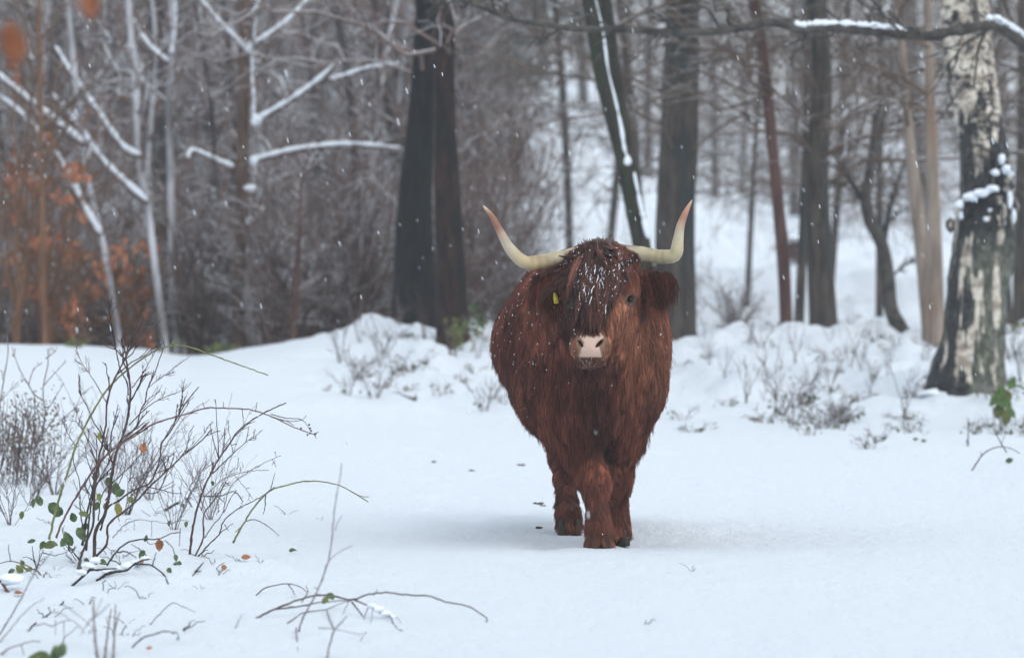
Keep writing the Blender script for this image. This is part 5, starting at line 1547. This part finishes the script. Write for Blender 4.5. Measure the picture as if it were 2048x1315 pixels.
ground_leaf(2020, 928, 18, LG, 'dark green leaf patch under snow at the right edge', 6)
ground_leaf(1832, 884, 12, LG, 'left one of two dark specks in the snow before the birch', 7)
ground_leaf(1848, 886, 12, LG, 'right one of two dark specks in the snow before the birch', 8)

# bank brambles: built once, then copied over the two lumpy banks
def bank_bramble(seed, nst=9, h=.5, lf=14, wild=.5, mat='stem_grey', sn=0):
    g = np.random.default_rng(seed); root = empty('bramble_clump')
    az = g.uniform(0, 6.28, nst); s = np.linspace(0, 1, 8)
    L = h * g.uniform(.5, 1.2, nst)
    st = np.zeros((nst, 8, 3)); st[:, :, 2] = -.04 + L[:, None] * (s - wild * s ** 2.2)
    for c, fn in ((0, np.cos), (1, np.sin)):
        st[:, :, c] = fn(az)[:, None] * (.04 + L[:, None] * wild * 1.1 * s ** 1.2)
    st[:, 1:] += g.normal(size=(nst, 7, 3)) * .01
    G = Geo(); G.add(*tubes(st, taper(nst, 8, .0042, .0024, g), 5, False))
    tw = grow(st, 5, .8, .35, g, 5, .2, 1, .1); G.add(*tubes(tw, taper(len(tw), 5, .003, .0018, g), 4, False))
    G.obj('stem', M[mat], root)
    if lf:
        i = g.integers(0, nst, lf); j = g.integers(2, 8, lf)
        pos = st[i, j] * [1, 1, .6] + g.normal(size=(lf, 3)) * .03; pos[:, 2] = np.maximum(pos[:, 2], .01)
        v, f = leaves(pos, g.normal(size=(lf, 3)) * [1, 1, .4] + [0, 0, -.2], g.uniform(.035, .075, lf), g, nz=np.array([0, -.4, .9]), width=.95)
        mesh_obj('foliage', v, f, M['leaf_green' if seed % 3 else 'leaf_olive'], root)
    if sn:
        S = Geo()
        for q in range(sn):
            S.add(*lump((g.normal() * .15, g.normal() * .14, h * .10 + g.uniform(0, .10)), g.uniform(.03, .09), g.uniform(.04, .09), g.uniform(.025, .05), q + seed, .45))
        S.obj('snow', M['snow'], root)
    return root
protos = [bank_bramble(1, 7, .45, 14), bank_bramble(2, 8, .5, 15), bank_bramble(3, 6, .35, 18, .7), bank_bramble(4, 8, .6, 5, .4, 'stem'), bank_bramble(5, 6, .4, 8, .6, 'stem_red')]
g = np.random.default_rng(8)
sp = []
for n, x0, x1, a_, b_ in ((24, 690, 1010, 38.5, 45.0), (40, 1350, 2060, 37.5, 46.5), (10, 1380, 1700, 35.5, 39), (8, 1700, 2060, 33, 39)):
    sp += [(g.uniform(x0, x1), g.uniform(a_, b_)) for _ in range(n)]
scatter(protos, sp, 'low bramble clump poking through the lumpy snow bank', 'bramble', 'brambles on the banks', .3, .62, 12, lean=.1)
# thin upright stems on the right bank
def wand(seed, h=.7, n=5):
    g = np.random.default_rng(seed); root = empty('dry_stem')
    s = np.linspace(0, 1, 8); st = np.zeros((n, 8, 3)); L = h * g.uniform(.5, 1.1, n)
    az = g.uniform(0, 6.28, n)
    st[:, :, 2] = -.05 + L[:, None] * s
    st[:, :, 0] = np.cos(az)[:, None] * L[:, None] * .35 * s ** 1.5; st[:, :, 1] = np.sin(az)[:, None] * L[:, None] * .3 * s ** 1.5
    st[:, 1:] += g.normal(size=(n, 7, 3)) * .012
    G = Geo(); G.add(*tubes(st, taper(n, 8, .005, .0022, g), 5))
    tw = grow(st, 5, .5, .4, g, 5, .3, 1, .2); G.add(*tubes(tw, taper(len(tw), 5, .0026, .0014, g), 4))
    G.obj('stem', M['stem_grey' if seed % 2 else 'stem'], root); return root
sp = [(1530, 39.6), (1552, 39.8), (1492, 39.3), (1722, 42), (1700, 42.5), (1740, 40.5), (1622, 40.5), (1660, 40.2), (1775, 41), (1808, 38.5), (1420, 42), (1450, 41), (1590, 43), (1845, 42), (1500, 43.5), (1660, 44.5), (720, 43.5), (800, 44.3), (850, 43.2), (760, 41.5), (900, 41.5), (680, 42.3), (955, 42), (2010, 42), (2040, 40)]
scatter([wand(1), wand(2, .9, 6), wand(3, .5, 4), wand(4, .6, 5)], sp, 'dry upright stems sticking out of the snowy bank', 'plant', 'dry stems on the banks', .3, .62, 5)
# little twig ends poking through the snow around the left shrubs
def poke(seed):
    g = np.random.default_rng(seed); root = empty('twig_end'); n = 3
    s = np.linspace(0, 1, 6); L = g.uniform(.05, .16, n); az = g.uniform(0, 6.28, n)
    st = np.zeros((n, 6, 3)); st[:, :, 2] = -.02 + L[:, None] * (s - .55 * s ** 2); st[:, :, 0] = np.cos(az)[:, None] * L[:, None] * .8 * s; st[:, :, 1] = np.sin(az)[:, None] * L[:, None] * .8 * s
    st[:, 1:] += g.normal(size=(n, 5, 3)) * .005
    G = Geo(); G.add(*tubes(st, taper(n, 6, .0022, .0013, g), 5)); G.obj('stem', M['stem_dark' if seed % 2 else 'stem_grey'], root); return root
g = np.random.default_rng(19)
pp = [(g.uniform(0, 560), g.uniform(1000, 1290)) for _ in range(20)] + [(g.uniform(60, 420), g.uniform(1040, 1180)) for _ in range(12)] + [(1385, 1142), (1290, 1252), (575, 1030), (640, 1040), (1850, 870)]
scatter([poke(k) for k in range(1, 7)], [(x, depth_of(x, y)) for x, y in pp], 'tiny twig end poking out of the snow', 'twig', 'twig ends in the snow', .35, .8, 6)
# brush between the dense shrub and the heather, fine grey stems
def brush(seed, h=.55, n=9):
    g = np.random.default_rng(seed); root = empty('bare_shrub')
    s = np.linspace(0, 1, 8); st = np.zeros((n, 8, 3)); L = h * g.uniform(.45, 1.1, n); az = g.uniform(0, 6.28, n)
    st[:, :, 2] = -.03 + L[:, None] * s
    for c, fn in ((0, np.cos), (1, np.sin)): st[:, :, c] = fn(az)[:, None] * L[:, None] * .6 * s ** 1.2
    st[:, 1:] += np.cumsum(g.normal(size=(n, 7, 3)) * .006, 1)
    G = Geo(); G.add(*tubes(st, taper(n, 8, .0026, .0011, g), 5))
    tw = grow(st, 7, .6, .4, g, 6, .2, 1, .1); G.add(*tubes(tw, taper(len(tw), 6, .0014, .0009, g), 4))
    G.obj('stem', M['stem_grey' if seed % 2 else 'stem'], root); return root
scatter([brush(1), brush(2, .5, 8), brush(3, .4, 7)], [(x, depth_of(x, y)) for x, y in ((20, 1050), (110, 990), (250, 1030), (300, 1000), (345, 1060), (60, 1010), (420, 1040), (215, 985))], 'wispy bare shrublet among the left foreground shrubs', 'shrub', 'wispy shrublets', .75, 1.1, 7)

# soil kicked up beside the cow
for i, (px, py, s) in enumerate(((1077, 1009, 11), (1086, 1012, 6), (1078, 1057, 8), (945, 942, 6), (1042, 931, 7), (868, 925, 5))):
    d = depth_of(px, py); b = foot(px, d)
    v, f = lump((0, 0, .001), s / F * d * .8, s / F * d, s / F * d * .32, i, .9)
    o = mesh_obj('soil_clod', v, f, M['soil']); o.location = b; o.rotation_euler = (0, 0, i * 1.3)
    tag(o, 'small dark clod of soil on the trodden snow beside the cow', 'clod', 'soil clods beside the cow')

# thin trees just outside the frame on the left, whose twigs and last leaves hang into the picture
def off_tree(name, px, d, h, lab, mat, r, seed, twigs_):
    """a thin tree rooted outside the frame, some of whose twigs reach into the picture"""
    g = np.random.default_rng(seed); b = foot(px, d)
    p = np.array([[0, 0, -.2], [.02, .03, h * .35], [-.03, .05, h * .7], [.02, 0, h]])
    root = empty(name, b)
    v, f = trunk_geo(p, [r, r * .85, r * .6, r * .25], sides=10, k=40, seed=seed); mesh_obj('trunk', v, f, M[mat], root)
    G, Lf, Sn = Geo(), Geo(), Geo()
    for path, w, lf, drops in twigs_:
        q = np.array([at(a_, c, d + .06 * i) for i, (a_, c) in enumerate(path)]) - b
        q = np.concatenate([[np.array([0, .02, min(max(q[0][2] - .25, .3), h * .9)])], q])
        P_ = catmull(q, 26); G.add(*tubes(P_[None], (np.linspace(w, w * .4, 26) / 2 / F * d)[None], 6))
        if lf:
            c = np.array([at(a_, e, d + .1) for a_, e, _ in lf]) - b; s_ = np.array([x for *_, x in lf]) / F * d
            v, f = leaves(c, np.tile([.05, 0, -1.0], (len(lf), 1)) + g.normal(size=(len(lf), 3)) * .15, s_, g, nz=np.array([0, -1, .2]), width=.7)
            Lf.add(v, f)
        if drops:
            t = np.array(drops); c = np.stack([np.interp(t, np.linspace(0, 1, 26), P_[:, k]) for k in range(3)], 1)
            Sn.add(*blobs(c + [0, 0, -.002], .0022, .0022, .0026, g, .1))
    lim = crown(p, g, 9, .5, h * .75, h * .95, ang=.9, twigs=5, twl=2, r0=.008); lim.obj('branches', M['stem'], root)
    G.obj('twig', M['stem'], root); Lf.obj('foliage', M['leaf_orange'], root); Sn.obj('snow_bead', M['snow'], root)
    tag(root, lab, 'tree')
off_tree('beech_sapling', -420, 9.0, 2.6, 'young beech beside the left edge, close up, its blurred orange leaves hanging from twigs', 'bark_orange', .03, 1,
    [([(-220, 20), (-60, -50), (20, -20), (70, 30), (110, 80)], 5, [(20, 40, 100), (40, 62, 75)], None), ([(-200, -60), (0, -120), (110, -80), (182, -38)], 4, [(180, -30, 72)], None)])
off_tree('thin_tree', -300, 17.0, 2.2, 'thin tree at the left edge whose fine dark twigs are beaded with snow', 'bark_grey', .022, 3,
    [([(-120, 400), (-30, 372), (30, 340), (90, 290), (140, 240), (170, 215)], 3, None, list(np.linspace(.45, .92, 9))), ([(-110, 400), (-30, 362), (20, 350), (60, 330), (95, 316)], 3, None, list(np.linspace(.6, .97, 6)))])
# ------------------------------------------------------------------ falling snow
g = np.random.default_rng(64)
n = 760
d = np.interp(g.random(n), [0, 1], [15.5 ** 2, 42 ** 2]) ** .5
px = g.uniform(-150, 2200, n); py = g.uniform(-150, 1350, n)
p = np.stack([(px - 1024) / F * d, d, CAMH - (py - HY) / F * d], 1)
ok = (p[:, 2] > ground(p[:, 0], p[:, 1]) + .05) & ~((np.abs(px - 1190) < 190) & (np.abs(py - 780) < 260) & (d > 17) & (d < 24))
p = p[ok]; n = len(p)
r = g.uniform(.0011, .0021, n)
v = ICO[None] * g.uniform(.7, 1.3, (n, 12, 1)) * np.stack([r, r, r * g.uniform(4.5, 8, n)], 1)[:, None]
ta = R(14) + g.normal(size=n) * .08
ca, sa = np.cos(ta)[:, None], np.sin(ta)[:, None]
v = np.stack([v[..., 0] * ca - v[..., 2] * sa, v[..., 1], v[..., 0] * sa + v[..., 2] * ca], -1) + p[:, None]
f = (ICO_F[None] + (np.arange(n) * 12)[:, None, None]).reshape(-1, 3)
o = mesh_obj('falling_snow', v.reshape(-1, 3), f, M['snow'])
tag(o, 'flakes of snow drifting down through the air', kind='stuff')

# ------------------------------------------------------------------ snowy air
def haze(x0, x1, y0, y1, z0, z1, dens):
    v = np.array([(x, y, z) for x in (x0, x1) for y in (y0, y1) for z in (z0, z1)], float)
    q = np.array([[0, 1, 3, 2], [4, 6, 7, 5], [0, 4, 5, 1], [2, 3, 7, 6], [0, 2, 6, 4], [1, 5, 7, 3]])
    m = bpy.data.materials.new('snowy_air'); m.use_nodes = True; nt = m.node_tree
    nt.nodes.remove(nt.nodes['Principled BSDF'])
    pv = nt.nodes.new('ShaderNodeVolumePrincipled'); pv.inputs['Density'].default_value = dens
    pv.inputs['Color'].default_value = (.86, .92, 1.0, 1)
    nt.links.new(pv.outputs[0], nt.nodes['Material Output'].inputs['Volume'])
    o = mesh_obj('haze', v, q, m, smooth=False)
    tag(o, 'thin snowy haze filling the air', kind='stuff')
haze(-60, 60, -4, 215, -1.6, 14.5, .0013)
